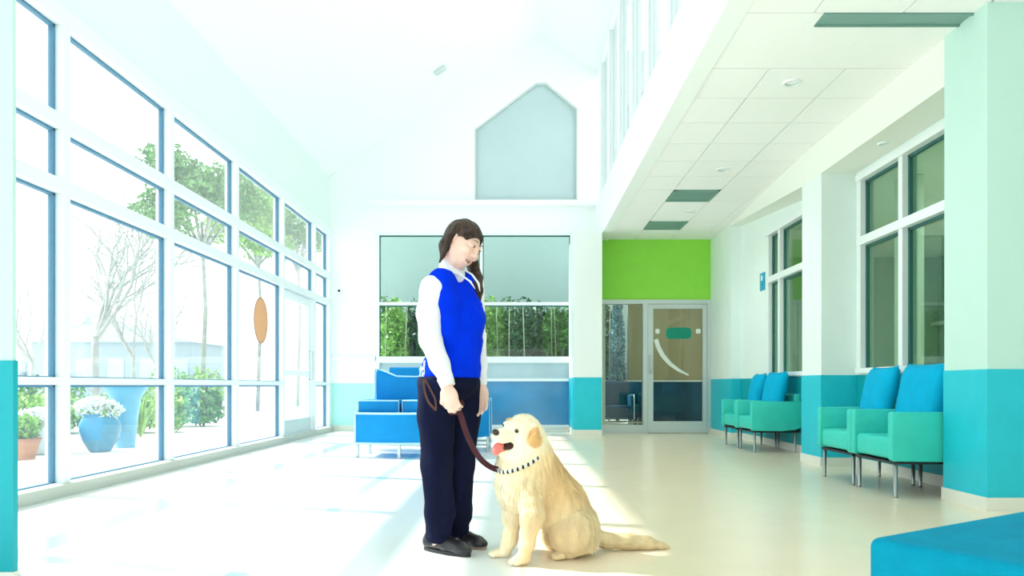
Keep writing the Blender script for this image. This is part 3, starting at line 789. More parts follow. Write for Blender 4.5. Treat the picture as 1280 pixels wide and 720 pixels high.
# positions computed from image rays through the curtain wall
def G(px, d): return ((px-CX)/F*d, d, -.03)
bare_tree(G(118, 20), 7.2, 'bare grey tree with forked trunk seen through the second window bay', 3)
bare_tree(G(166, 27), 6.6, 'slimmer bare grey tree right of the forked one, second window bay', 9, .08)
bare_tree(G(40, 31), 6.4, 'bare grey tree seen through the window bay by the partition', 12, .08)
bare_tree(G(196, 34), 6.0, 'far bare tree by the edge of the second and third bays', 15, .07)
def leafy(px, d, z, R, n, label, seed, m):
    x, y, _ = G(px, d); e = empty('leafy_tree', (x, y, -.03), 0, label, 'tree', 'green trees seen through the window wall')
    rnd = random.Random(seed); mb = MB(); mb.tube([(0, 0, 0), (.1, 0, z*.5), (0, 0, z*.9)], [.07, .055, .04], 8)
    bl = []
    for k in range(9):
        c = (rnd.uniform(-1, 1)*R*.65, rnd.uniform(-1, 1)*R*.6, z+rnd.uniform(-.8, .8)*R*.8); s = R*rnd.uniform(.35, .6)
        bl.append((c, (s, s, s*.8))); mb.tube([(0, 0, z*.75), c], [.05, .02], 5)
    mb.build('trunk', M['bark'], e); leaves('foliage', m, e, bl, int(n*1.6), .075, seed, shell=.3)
leafy(252, 19, 5.6, 1.45, 5200, 'green leafy tree high in the third window bay', 4, M['leaf'])
leafy(322, 24, 6.3, 1.35, 5200, 'green leafy tree high in the window bay above the oval sticker', 5, M['leafl'])
leafy(372, 29, 7.0, 1.2, 3200, 'small green tree crown seen above the glass door', 6, M['leaf'])
for k, (px, d, w, h, lab, mm) in enumerate([
    (34, 12.5, .9, .75, 'green bush at the patio edge in the first visible bay', 'leafl'),
    (98, 13, .8, .7, 'bright green bush behind the flower urn', 'leafl'),
    (187, 13, .7, .75, 'bright green bush right of the tall blue planter', 'leafl'),
    (236, 15, .75, .8, 'clipped green bush seen in the third bay', 'leaf'),
    (30, 17, 1.6, 1.15, 'darker hedge clump behind the first bay bush', 'leaf'),
    (232, 18, 1.0, 1.35, 'upper round bush above the clipped one, third bay', 'leafl')]):
    shrub(G(px, d), [((-w*.4, 0, h*.5), (w*.55, .5, h*.5)), ((w*.4, .1, h*.5), (w*.55, .5, h*.48))], 1500, .06, M[mm], lab, 20+k, 'bushes along the patio')
rndt = np.random.RandomState(8); tb = []
for k in range(13):
    x_ = -34.5+k*1.0; s_ = 1.6+rndt.rand()*1.6; tb.append(((x_, rndt.rand()*3, s_*.8), (1.3+rndt.rand(), 1.2, s_)))
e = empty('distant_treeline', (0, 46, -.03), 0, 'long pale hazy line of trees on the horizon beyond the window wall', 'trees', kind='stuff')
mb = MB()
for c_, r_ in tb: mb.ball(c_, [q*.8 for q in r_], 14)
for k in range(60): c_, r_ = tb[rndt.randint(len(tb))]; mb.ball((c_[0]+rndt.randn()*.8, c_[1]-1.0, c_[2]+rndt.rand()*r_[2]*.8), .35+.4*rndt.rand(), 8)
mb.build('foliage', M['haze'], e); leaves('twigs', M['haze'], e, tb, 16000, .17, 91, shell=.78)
# spiky plant
x, y, z = G(176, 11.6); e = empty('spiky_plant', (x, y, -.03), 0, 'spiky yucca-like plant with long green leaves right of the blue planter', 'plant')
mb = MB(); rnd = random.Random(2)
for k in range(34):
    a = rnd.uniform(0, 6.28); l = rnd.uniform(.5, .85); t_ = rnd.uniform(.2, .9); dx, dy = math.cos(a), math.sin(a)
    mb.tube([(0, 0, 0.02), (dx*l*t_*.4, dy*l*t_*.4, l*.6), (dx*l*t_, dy*l*t_, l*(1.02-.35*t_))], [.016, .022, .002], 4, flat=.25)
mb.build('leaf_blades', M['leafl'], e)
# pots
def pot(name, loc, prof, m, label, cat='planter'):
    e = empty(name, loc, 0, label, cat); MB().lathe(prof, n=36).build('body', m, e)
    MB().lathe([(prof[-1][0]*.9, prof[-1][1]-.03), (.001, prof[-1][1]-.02)], n=24).build('soil', M['barkd'], e); return e
x, y, z = G(125, 9.3)
u = pot('flower_urn', (x, y, -.03), [(.10, 0), (.13, .015), (.14, .03), (.20, .14), (.235, .26), (.235, .34), (.20, .42), (.185, .45), (.20, .47), (.19, .475)], M['potb'], 'round glazed blue urn filled with white flowers on the patio')
leaves('flowers', M['petal'], u, [((-.05, 0, .55), (.27, .22, .14)), ((.08, 0, .52), (.2, .2, .13))], 1500, .032, 31)
leaves('foliage', M['leafl'], u, [((0, 0, .49), (.22, .2, .10))], 400, .04, 32)
x, y, z = G(157, 9.9)
pot('tall_planter', (x, y, -.03), [(.115, 0), (.12, .02), (.15, .4), (.19, .66), (.27, .80), (.285, .83), (.26, .83)], mat('light blue glazed planter', (.09, .36, .55), .3, .5, bump=.1, var=.1), 'tall flared light blue planter standing behind the urn')
x, y, z = G(52, 9.0)
u = pot('flower_tub', (x, y, -.03), [(.20, 0), (.24, .02), (.30, .28), (.31, .34), (.28, .34)], M['potw'], 'pale stone tub with white flowers at the left edge of the patio')
leaves('flowers', M['petal'], u, [((0, 0, .42), (.32, .26, .15))], 1300, .035, 33)
x, y, z = G(27, 8.3)
u = pot('terracotta_pot', (x, y, -.03), [(.13, 0), (.18, .2), (.2, .24), (.17, .24)], M['pott'], 'small terracotta pot with green leaves at the far left')
leaves('foliage', M['leafl'], u, [((0, 0, .36), (.2, .18, .16))], 500, .045, 34)
# distant pale buildings
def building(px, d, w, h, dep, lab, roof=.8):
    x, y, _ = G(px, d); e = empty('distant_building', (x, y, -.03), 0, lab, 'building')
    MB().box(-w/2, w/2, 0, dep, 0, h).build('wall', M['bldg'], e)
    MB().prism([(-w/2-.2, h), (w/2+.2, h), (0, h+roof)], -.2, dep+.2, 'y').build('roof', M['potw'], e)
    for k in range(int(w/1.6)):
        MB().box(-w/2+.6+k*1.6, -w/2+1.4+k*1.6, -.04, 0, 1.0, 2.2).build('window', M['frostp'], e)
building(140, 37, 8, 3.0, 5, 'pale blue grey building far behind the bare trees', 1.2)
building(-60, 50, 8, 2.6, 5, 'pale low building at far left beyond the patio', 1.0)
# courtyard planting behind the back glazing
trx = [-2.55, -1.9, -1.25, -.6, .05, .7]
for k, x in enumerate(trx):
    h = 2.62+.10*math.sin(k*2.3)
    shrub((x, 14.9+.25*(k % 2), -.03), [((0, 0, 1.0), (.33, .30, .65)), ((.02, 0, 1.65), (.31, .28, h-1.65))], 3000, .05, M[('leafl', 'leafd', 'leaf')[k % 3]],
          ['leftmost front bamboo clump behind the back glazing, above the sofa', 'front bamboo clump touching the left side of the woman, behind glass', 'front bamboo clump mostly hidden behind the back of the woman', 'front bamboo clump just right of the woman behind glass', 'front bamboo clump behind glass, above the head of the dog', 'front bamboo clump at the right end of the back glazing'][k],
          50+k, 'bamboo clumps in the courtyard', cat='bamboo', name='bamboo_clump')
for k in (0, 1, 3, 4, 5, 6, 7):
    x = -2.88+.65*k; h = 2.66+.08*math.cos(k*1.7)
    shrub((x, 15.45, -.03), [((0, 0, 1.0), (.32, .26, .65)), ((.02, 0, 1.7), (.31, .25, h-1.7))], 2200, .05, M[('leaf', 'leafd')[k % 2]],
          'bamboo clump in the rear courtyard row, '+['at the far left end', 'just left of the woman', '', 'just right of the woman', 'over the nose of the dog', 'over the back of the dog', 'beside the white back column', 'left of the door side glass'][k], 80+k, 'rear row of bamboo in the courtyard', cat='bamboo', name='bamboo_clump')
struct('wall_fence', MB().box(-3.6, 1.5, 15.9, 15.98, 0, 2.3), mat('dark timber fence', (.05, .07, .06), .8, .2, bump=.3, bscale=20, var=.4, vscale=3, stretch=(8, 1, .4)))
x, y, _ = (1.98, 15.0, 0)
e = empty('blue_spruce', (x, y, -.03), 0, 'slim blue grey conifer seen through the side glass of the door', 'tree')
leaves('foliage', mat('blue grey needles', (.16, .34, .42), .6, .3, bump=.1, var=.4, vscale=9), e, [((0, 0, .9), (.20, .2, .7)), ((0, 0, 1.7), (.16, .15, .7)), ((0, 0, 2.4), (.1, .1, .5))], 2600, .04, 77)
MB().tube([(0, 0, 0), (0, 0, 2.7)], [.04, .01], 6).build('trunk', M['barkd'], e)
# ================================================================ PERSON
PD = 3.6
def W(px, py, dy=0.0): return arr(V(px, py, PD+dy))
def nrm(v): v = np.array(v, float); return v/np.linalg.norm(v)
HS = .97
Hc = W(579, 303.5, -.03)
hf = nrm((.72, -.48, -.54)); hl = nrm(np.cross((0.0, -.0, 1), hf)); hu = np.cross(hf, hl)
_r = math.radians(16); hl, hu = hl*math.cos(_r)-hu*math.sin(_r), hu*math.cos(_r)+hl*math.sin(_r)
HR = np.stack([hf, hl, hu], 1)
def HP(x, y, z): return Hc+HR@(np.array((x, y, z))*HS)
def hr(*r): return np.array(r)*HS
root = empty('person', (W(560, 600)[0], PD, 0), 0, 'standing woman in royal blue vest, white shirt and navy trousers looking down at a dog', 'person')
off = (root.location.x, root.location.y, root.location.z)
def part(s, name, m, parent=None, **k):
    return s.mesh(name, m, parent or root, off=off, **k)
# joints
RS, RE, RW = W(538, 361, -.15), W(538, 424, -.17), W(559, 480, -.21)
LS, LE, LW = W(590, 354, .13), W(596, 424, .13), W(601, 481, .06)
RH, RK, RA = W(546, 484, -.07), W(546, 580, -.07), arr(V(549, 668, 3.55))
LH, LK, LA = W(579, 484, .06), W(575, 580, .05), arr(V(572, 663, 3.68))
def foot(sd):
    if sd == 'r': a, b = arr((-.435, 3.60, 0)), arr((-.268, 3.475, 0))
    else: a, b = arr((-.355, 3.74, 0)), arr((-.200, 3.625, 0))
    return a, b
def hand(s, Wp, u, n, side, curl, k=.006):
    u = nrm(u); n = nrm(np.array(n)-np.dot(n, u)*u); a = np.cross(u, n)*side; R = np.stack([u, a, n], 1)
    s.cap(Wp-u*.03, Wp+u*.012, .027, .024, .01)
    s.ell(Wp+u*.048, (.050, .040, .0165), R, .012)
    s.cap(Wp+u*.02+a*.02, Wp+u*.05+a*.028, .017, .013, .012)
    tips = []
    for o, L in ((.029, .93), (.0105, 1.03), (-.0085, .96), (-.0265, .78)):
        p = Wp+u*(.083-.25*abs(o-.008))+a*o; ang = .35*curl; seg = (.036*L, .025*L, .019*L); r = (.0092, .0084, .0078, .0068)
        for q in range(3):
            e = p+(u*math.cos(ang)+n*math.sin(ang))*seg[q]; s.cap(p, e, r[q], r[q+1], k); p = e; ang += 1.05*curl
        tips.append(p)
    t0 = Wp+u*.025+a*.03; t1 = t0+u*.034+a*.022+n*.012; t2 = t1+u*.026+a*(.004-.012*curl)+n*.014*curl; t3 = t2+u*.014-a*.012*curl+n*.014*curl
    s.chain([t0, t1, t2, t3], [.0135, .0115, .0098, .0078], .007)
    return u, n, a
lo = (-.62, 3.2, -.01); hi = (-.10, 3.95, 1.66)
B = SDF(lo, hi, .0038)
# trunk and limbs
B.ell(W(569, 396), (.09, .11, .15), k=.03); B.ell(W(562, 462), (.12, .14, .13), k=.06)
B.chain([RS, RE, RW], [.038, .034, .024], .03); B.chain([LS, LE, LW], [.038, .038, .025], .03)
B.cap(RS, LS, .036, .036, .02)
B.chain([RH, RK, RA], [.075, .052, .036], .04); B.chain([LH, LK, LA], [.075, .052, .036], .04)
for sd, A in (('r', RA), ('l', LA)):
    a, b = foot(sd); B.chain([A, a*.75+b*.25+arr((0, 0, .04)), b+arr((0, 0, .025))], [.036, .032, .02], .02)
hu_r, hn_r, ha_r = hand(B, RW+arr((0, 0, -.012)), (.30, -.10, -.95), (.35, .93, 0), -1, 1.0)
hu_l, hn_l, ha_l = hand(B, LW, (.05, -.15, -.98), (-.3, -.95, 0), 1, .35)
# neck and head
B.chain([W(566, 352), W(566, 338), HP(-.03, 0, -.06)], [.046, .047, .052], .02)
B.ell(HP(-.02, 0, .020), hr(.095, .074, .083), HR, .02)
B.ell(HP(.025, 0, -.03), hr(.070, .062, .088), HR, .02)
B.cap(HP(.055, 0, -.098), HP(.062, 0, -.092), .024*HS, .022*HS, .02)
for s_ in (-1, 1):
    B.cap(HP(-.02, s_*.058, -.05), HP(.045, s_*.026, -.095), .018, .016, .02)
    B.ell(HP(.066, s_*.038, -.026), hr(.030, .027, .027), HR, .012)
    B.ell(HP(.094, s_*.031, .012), hr(.016, .019, .011), HR, .008, -1)
    B.ell(HP(.080, s_*.031, .010), hr(.014, .016, .010), HR, .005)
    B.cap(HP(.087, s_*.018, .028), HP(.077, s_*.046, .026), .004, .003, .008)
    B.ell(HP(-.012, s_*.076, -.005), hr(.020, .010, .032), HR, .006)
    B.ell(HP(-.008, s_*.085, -.003), hr(.011, .007, .020), HR, .004, -1)
    B.ell(HP(.096, s_*.012, -.029), hr(.010, .009, .008), HR, .005)
B.chain([HP(.090, 0, .018), HP(.100, 0, -.012), HP(.107, 0, -.025)], [.0075, .0085, .0115], .009)
B.ell(HP(.080, 0, -.064), hr(.018, .034, .022), HR, .014)
B.ell(HP(.100, 0, -.0615), hr(.022, .030, .0085), HR, .003, -1)
body = part(B, 'body', M['skin'], smooth_iter=1)
# lips, teeth, eyes, brows
L = SDF(Hc-.16, Hc+.16, .0022)
pts = [HP(.070, -.041, -.043), HP(.088, -.020, -.0535), HP(.0945, 0, -.0560), HP(.088, .020, -.0535), HP(.070, .041, -.043)]
L.chain(pts, [.0016, .0028, .0034, .0028, .0016], .003)
pts = [HP(.070, -.041, -.044), HP(.087, -.020, -.0650), HP(.0925, 0, -.0730), HP(.087, .020, -.0650), HP(.070, .041, -.044)]
L.chain(pts, [.0016, .0034, .0042, .0034, .0016], .003)
lips = part(L, 'lips', M['lip'])
MB().ball(Vector(HP(.079, 0, -.0615))-Vector(off), hr(.011, .030, .0095), 16, T=Matrix(HR.tolist())).build('mouth', M['mouthd'], root)
T_ = MB()
for k in range(8):
    y = (k-3.5)*.0056; T_.rbox(-.002, .002, -.0024, .0024, -.0045, .0045, .001, 2, T=Matrix.Translation(Vector(HP(.0905-abs(y)*.32, y, -.0575))-Vector(off)) @ Matrix(HR.tolist()).to_4x4())
T_.build('teeth', M['teeth'], root)
Z = Vector(off)
for s_ in (-1, 1):
    RM = Matrix(HR.tolist())
    e = MB().ball(Vector(HP(.0855, s_*.031, .010))-Z, (.0078, .0118, .0036), 14, T=RM).build('eye', M['teeth'], root)
    MB().ball(Vector(HP(.0918, s_*.031, .0085))-Z, (.0030, .0060, .0032), 12, T=RM).build('iris', M['eyed'], e)
    MB().tube([Vector(HP(.092, s_*.0185, .012))-Z, Vector(HP(.0945, s_*.030, .0155))-Z, Vector(HP(.080, s_*.042, .0125))-Z], [.0012, .0022, .0014], 6).build('eyelashes', M['hair'], root)
    MB().tube([Vector(HP(.092, s_*.016, .0385))-Z, Vector(HP(.089, s_*.030, .0405))-Z, Vector(HP(.071, s_*.044, .035))-Z], [.0014, .0022, .0008], 6).build('eyebrow', M['brow'], root)
# hair
Hh = SDF(Hc-arr((.26, .22, .34)), Hc+arr((.22, .28, .24)), .0035)
Hh.ell(HP(-.016, 0, .024), hr(.100, .083, .091), HR, .01)
Hh.ell(HP(.105, 0, -.040), hr(.095, .085, .105), HR, .006, -1)
Hh.ell(HP(.035, -.085, -.060), hr(.075, .055, .085), HR, .006, -1)
Hh.ell(HP(.0, 0, -.12), hr(.16, .07, .09), HR, .015, -1)
Hh.chain([HP(.045, -.062, .060), HP(.030, -.074, .035), HP(.012, -.079, .012)], [.010, .010, .005], .010)
Hh.chain([HP(-.03, -.070, .05), W(562, 298, -.09), W(558, 309, -.085), W(554, 318, -.08), W(550, 327, -.075)], [.018, .017, .016, .012, .006], .012)
Hh.chain([HP(-.075, 0, .02), W(557, 306, -.03), W(553, 320, -.04)], [.035, .028, .014], .02)
Hh.chain([HP(.02, .070, .045), HP(.03, .082, -.01), W(590, 328, .09), W(595, 348, .06), W(597, 364, .03), W(599, 376, .01)], [.018, .022, .030, .032, .027, .010], .014)
def hairdisp(v):
    out = v.copy()
    q = (v-Hc)@HR
    ang = q[:, 1]*95+q[:, 0]*25
    rr = np.sin(ang*1.7+q[:, 2]*9)*.0016+np.sin(ang*3.9+q[:, 2]*17+1)*.0011
    d = (v-(Hc+HR@np.array((-.02, 0, 0)))); d /= np.linalg.norm(d, axis=1)[:, None]+1e-9
    return out+d*rr[:, None]
part(Hh, 'hair', M['hair'], disp=hairdisp)
# shirt: sleeves, yoke, collar in one garment
Sx = SDF((-.60, 3.25, .80), (-.10, 3.92, 1.45), .0045)
Sx.chain([RS+arr((.012, 0, .004)), RS*.5+RE*.5+arr((-.004, 0, 0)), RE, RE*.45+RW*.55, RW+arr((0, 0, .012))], [.060, .059, .052, .045, .033], .02)
Sx.chain([LS, RE*0+LE, LE*.45+LW*.55, LW+arr((0, 0, .012))], [.060, .045, .040, .032], .02)
Sx.cap(RS+arr((.0, 0, -.01)), LS+arr((0, 0, -.01)), .045, .045, .02)
Sx.ell(W(569, 390), (.095, .12, .135), k=.03)
Sx.chain([W(567, 358), W(566, 342)], [.060, .058], .02)
Sx.chain([W(565, 342, .0), W(563, 333, .0)], [.058, .054], .01)
ww = RW+arr((0, 0, .012)); wd = nrm(RW-RE); Sx.plane(ww+wd*.008, wd) if False else None
def clothdisp(amp, f1, f2):
    def fn(v):
        n = np.array([noise.noise(Vector((p[0]*f1, p[1]*f1, p[2]*f2)))+.5*noise.noise(Vector((p[0]*f1*2.3+5, p[1]*f1*2.3, p[2]*f2*2.3))) for p in v])
        c = v.copy(); c[:, 2] += n*amp*.5; ax = W(566, 420); d = v-np.stack([np.full(len(v), ax[0]), np.full(len(v), ax[1]), v[:, 2]], 1); d /= np.linalg.norm(d, axis=1)[:, None]+1e-6
        return c+d*(n*amp)[:, None]
    return fn
part(Sx, 'shirt', M['shirt'], disp=clothdisp(.0035, 14, 26))
# cuff
cu = MB(); R_ = nrm(RW-RE)
cu.tube([Vector(RW-R_*.032)-Z, Vector(RW+R_*.012)-Z], [.0375, .0345], 20, cap=True).build('cuff', M['shirt'], root)
# vest: white print scattered over the back hem
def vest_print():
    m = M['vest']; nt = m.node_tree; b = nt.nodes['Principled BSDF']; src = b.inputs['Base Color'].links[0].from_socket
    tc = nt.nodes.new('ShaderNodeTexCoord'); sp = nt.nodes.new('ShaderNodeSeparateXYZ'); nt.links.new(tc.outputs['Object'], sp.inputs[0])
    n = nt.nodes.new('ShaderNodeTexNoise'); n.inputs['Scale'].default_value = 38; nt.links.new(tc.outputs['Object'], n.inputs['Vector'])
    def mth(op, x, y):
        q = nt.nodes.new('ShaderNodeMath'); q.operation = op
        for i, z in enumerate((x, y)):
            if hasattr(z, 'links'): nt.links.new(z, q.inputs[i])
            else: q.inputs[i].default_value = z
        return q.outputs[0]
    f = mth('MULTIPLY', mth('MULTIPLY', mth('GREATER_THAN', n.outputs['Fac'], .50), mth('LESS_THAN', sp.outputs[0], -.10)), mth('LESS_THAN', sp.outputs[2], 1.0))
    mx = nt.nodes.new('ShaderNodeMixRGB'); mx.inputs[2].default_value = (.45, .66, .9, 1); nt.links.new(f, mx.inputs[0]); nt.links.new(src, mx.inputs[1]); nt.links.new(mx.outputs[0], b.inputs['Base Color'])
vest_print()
Vx = SDF((-.60, 3.30, .78), (-.10, 3.90, 1.45), .0045)
Vx.ell(W(572, 392), (.118, .142, .165), k=.05); Vx.ell(W(569, 430), (.132, .155, .15), k=.06); Vx.ell(W(563, 466), (.150, .165, .12), k=.05)
Vx.ell(W(589, 398, -.06), (.058, .062, .062), k=.05); Vx.ell(W(593, 398, .03), (.045, .06, .06), k=.05)
Vx.cap(W(552, 352, -.125), W(588, 354, .10), .058, .056, .03)
Vx.chain([W(551, 352, -.13), W(557, 380, -.14), W(560, 415, -.14)], [.050, .06, .05], .03)
Vx.chain([W(568, 316), W(567, 336)], [.068, .062], .008, -1)
Vx.chain([W(572, 338, -.05), W(588, 346, -.12), W(604, 371, -.16)], [.055, .045, .006], .006, -1)
Vx.plane(W(562, 472.5), (0, 0, -1))
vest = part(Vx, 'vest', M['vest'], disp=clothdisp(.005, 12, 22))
# collar flaps
for pts in ([W(563, 341, -.07), W(577, 344, -.105), W(588, 352, -.135), W(594, 361, -.15)], [W(578, 336, -.03), W(590, 343, -.055), W(598, 354, -.09), W(600, 364, -.12)]):
    MB().tube([Vector(p)-Z for p in pts], [.007, .008, .008, .002], 8, flat=.5).build('collar', M['shirt'], root)
# trousers
Tx = SDF((-.62, 3.3, .02), (-.12, 3.92, .90), .005)
Tx.ell(W(561, 478), (.150, .158, .10), k=.05)
Tx.chain([RH, W(545, 520, -.07), RK, W(549, 640, -.06), RA+arr((-.006, 0, 0))], [.095, .086, .075, .070, .062], .025)
Tx.chain([LH, W(579, 520, .06), LK, W(573, 640, .07), LA+arr((.0, 0, .0))], [.090, .080, .068, .062, .056], .025)
Tx.plane(W(562, 471), (0, 0, 1)); Tx.plane((0, 0, .048), (0, 0, -1))
def trdisp(v):
    n = np.array([noise.noise(Vector((p[0]*16, p[1]*16, p[2]*4.5))) for p in v])
    n2 = np.array([noise.noise(Vector((p[0]*6+3, p[1]*6, p[2]*30))) for p in v])*np.clip((.22-v[:, 2])/.2, 0, 1)
    cx = np.where(v[:, 1] < 3.6, RK[0], LK[0]); cy_ = np.where(v[:, 1] < 3.6, RK[1], LK[1])
    d = np.stack([v[:, 0]-cx, v[:, 1]-cy_, 0*cx], 1); d /= np.linalg.norm(d, axis=1)[:, None]+1e-6
    return v+d*(n*.009+n2*.012)[:, None]
part(Tx, 'trousers', M['trouser'], disp=trdisp)
# shoes
for sd in 'rl':
    a, b = foot(sd); S_ = SDF(np.minimum(a, b)-.09, np.maximum(a, b)+arr((.09, .09, .13)), .0035); f = nrm(b-a); sw = np.cross((0, 0, 1), f); R = np.stack([f, sw, arr((0, 0, 1))], 1)
    S_.chain([a+arr((0, 0, .04)), a*.45+b*.55+arr((0, 0, .038)), b*.93+a*.07+arr((0, 0, .030))], [.036, .038, .036], .02)
    S_.ell(b+arr((0, 0, .025)), (.045, .040, .026), R, .015); S_.chain([a+arr((0, 0, .05)), a+arr((0, 0, .085))+f*.02], [.036, .040], .02)
    S_.plane((0, 0, .014), (0, 0, -1))
    sh = part(S_, 'shoe', M['shoe'])
    n = 28; pr = []
    for k in range(n):
        t = 2*math.pi*k/n; L2 = np.linalg.norm(b-a)/2+.044; c = (a+b)/2+f*.002; wv_ = .040*(1-.12*math.cos(t))
        p = c+f*L2*math.cos(t)+sw*wv_*math.sin(t); pr.append((p[0]-off[0], p[1]-off[1]))
    MB().prism(pr, 0, .016, 'z').build('sole', M['sole'] if sd == 'l' else M['dark'], sh)
# things she holds or carries
fist = RW+arr((0, 0, -.012))+hu_r*.10+hn_r*.022
lp = [fist-ha_r*.045-hu_r*.01, fist, fist+ha_r*.03+hu_r*.015, arr(V(574, 516, 3.40)), arr(V(581, 536, 3.385)), arr(V(590, 557, 3.37)), arr(V(601, 574, 3.36)), arr(V(612, 583, 3.355)), arr(V(622, 587, 3.36))]
def smoothpts(pts, n=6):
    P = [np.array(p) for p in pts]; P = [2*P[0]-P[1]]+P+[2*P[-1]-P[-2]]; out = []
    for i in range(1, len(P)-2):
        for k in range(n):
            t = k/n; out.append(.5*((2*P[i])+(-P[i-1]+P[i+1])*t+(2*P[i-1]-5*P[i]+4*P[i+1]-P[i+2])*t*t+(-P[i-1]+3*P[i]-3*P[i+1]+P[i+2])*t**3))
    return out+[P[-2]]
def ribbon(pts, w, th, face):
    mb = MB(); vs = []; m = len(pts)
    for i, p in enumerate(pts):
        t = nrm(pts[min(i+1, m-1)]-pts[max(i-1, 0)]); a = nrm(np.cross(t, face)); b = np.cross(a, t)
        for s1, s2 in ((1, 1), (-1, 1), (-1, -1), (1, -1)): vs.append(Vector(p+a*w/2*s1+b*th/2*s2))
    fs = [(i*4+k, i*4+(k+1) % 4, (i+1)*4+(k+1) % 4, (i+1)*4+k) for i in range(m-1) for k in range(4)]+[(3, 2, 1, 0), (m*4-4, m*4-3, m*4-2, m*4-1)]
    return mb.add(vs, fs)
sp = smoothpts(lp)
o = ribbon(sp, .026, .005, arr((.2, 1, 0))).build('dog_leash', M['leash']); tag(o, 'dark maroon dog leash running from the woman\'s hand down to the dog', 'leash')
e_ = sp[-1]; MB().tube([e_+arr((-.006, 0, .004)), e_+arr((.012, 0, -.004)), e_+arr((.03, .004, -.004))], [.004, .0055, .004], 8).build('clip', M['chrome'], o)
sl = smoothpts([W(529, 474, -.185), W(531, 490, -.19), W(536, 503, -.185), W(545, 513, -.175)]); s2 = smoothpts([W(531, 474, -.18), W(539, 489, -.185), W(544, 500, -.18), W(545, 513, -.175)])
o = ribbon(sl, .010, .003, arr((0, 1, 0))).build('hip_strap', M['strap']); tag(o, 'thin brown strap looped at the hip of the woman\'s navy trousers', 'strap')
ribbon(s2, .008, .003, arr((0, 1, 0))).build('strap_end', M['strap'], o)
# ================================================================ DOG
DD = 3.45
def D(px, py, dy=0.0): return arr(V(px, py, DD+dy))
Dh = D(653, 538, -.03); df = nrm((-.76, -.64, -.05)); du0 = nrm((.10, -.26, 1)); dl = nrm(np.cross(du0, df)); du = np.cross(df, dl)
DR = np.stack([df, dl, du], 1); DS = .95
def Q(x, y, z): return Dh+DR@(np.array((x, y, z))*DS)
def qr(*r): return np.array(r)*DS
droot = empty('dog', (D(690, 690)[0], DD, 0), 0, 'cream golden long-haired dog sitting with mouth open, looking up at the woman', 'dog')
doff = tuple(droot.location)
G_ = SDF((-.18, 3.1, -.005), (.78, 3.85, .76), .0042)
G_.ell(D(658, 592, -.02), (.135, .115, .165), k=.03)
G_.ell(D(653, 615, -.04), (.10, .09, .09), k=.05)
G_.chain([D(660, 580, 0), D(698, 632, .05), D(718, 655, .09)], [.125, .125, .112], .04)
G_.chain([D(655, 600, 0), D(657, 566, -.01), Q(-.045, 0, -.03)], [.118, .098, .072], .05)
G_.ell(D(722, 672, .09), (.11, .13, .075), k=.05)
# head
G_.ell(Q(-.005, 0, .006), qr(.084, .074, .074), DR, .02)
G_.ell(Q(.048, 0, .006), qr(.052, .052, .046), DR, .02)
G_.cap(Q(.07, 0, -.008), Q(.138, 0, -.012), .042*DS, .033*DS, .018)
for s_ in (-1, 1):
    G_.ell(Q(.125, s_*.020, -.026), qr(.040, .020, .020), DR, .01)
    G_.ell(Q(.025, s_*.045, -.032), qr(.050, .030, .045), DR, .02)
    G_.ell(Q(.078, s_*.034, .034), qr(.020, .014, .010), DR, .008)
G_.cap(Q(.02, 0, -.072), Q(.112, 0, -.100), .040*DS, .022*DS, .015)
R2 = DR@np.array(Matrix.Rotation(.16, 3, 'Y'))
G_.ell(Q(.108, 0, -.064), qr(.074, .050, .0165), R2, .006, -1)
G_.ell(Q(.145, 0, -.070), qr(.055, .050, .015), R2, .006, -1)
for s_ in (-1, 1):
    G_.ell(Q(.076, s_*.050, .018), qr(.010, .012, .009), DR, .006, -1)
    ER = DR@np.array(Matrix.Rotation(s_*-.22, 3, 'X') @ Matrix.Rotation(.12, 3, 'Y'))
    G_.ell(Q(.000, s_*.092, -.028), qr(.030, .014, .064), ER, .005)
    G_.cap(Q(-.015, s_*.066, .036), Q(-.01, s_*.084, .006), .018, .016, .012)
# forelegs
G_.chain([D(662, 612, -.10), D(665, 645, -.155), D(659, 680, -.165), D(655, 696, -.155)], [.060, .046, .030, .029], .02)
G_.chain([D(655, 697, -.155), D(646, 701, -.165)], [.028, .024], .012)
G_.chain([D(640, 610, 0), D(642, 645, .0), D(637, 675, -.0), D(631, 689, .0)], [.060, .044, .030, .028], .03)
G_.chain([D(631, 691, 0), D(620, 693, -.0)], [.024, .020], .012)
def toes(p, f, r=.0125):
    f = nrm(f); sd = np.cross((0, 0, 1), f)
    for i in range(4):
        o = (i-1.5)*.0145; q = p+sd*o+f*(.006 if i in (1, 2) else -.002); q[2] = r+.002
        G_.cap(q-f*.02+arr((0, 0, .006)), q+f*.006, r, r*.9, .004)
toes(D(643, 702, -.165), (-.8, -.6, 0)); toes(D(617, 694, 0), (-.95, -.3, 0))
# hind legs
G_.ell(D(714, 665, -.045), (.100, .065, .105), k=.010)
G_.chain([D(735, 682, -.03), D(712, 691, -.04), D(702, 692, -.045)], [.034, .026, .024], .01)
toes(D(696, 694.5, -.055), (-.95, -.25, 0), .013)
G_.ell(D(700, 668, .18), (.09, .055, .10), k=.02); G_.chain([D(715, 686, .2), D(690, 686, .2)], [.03, .024], .015)
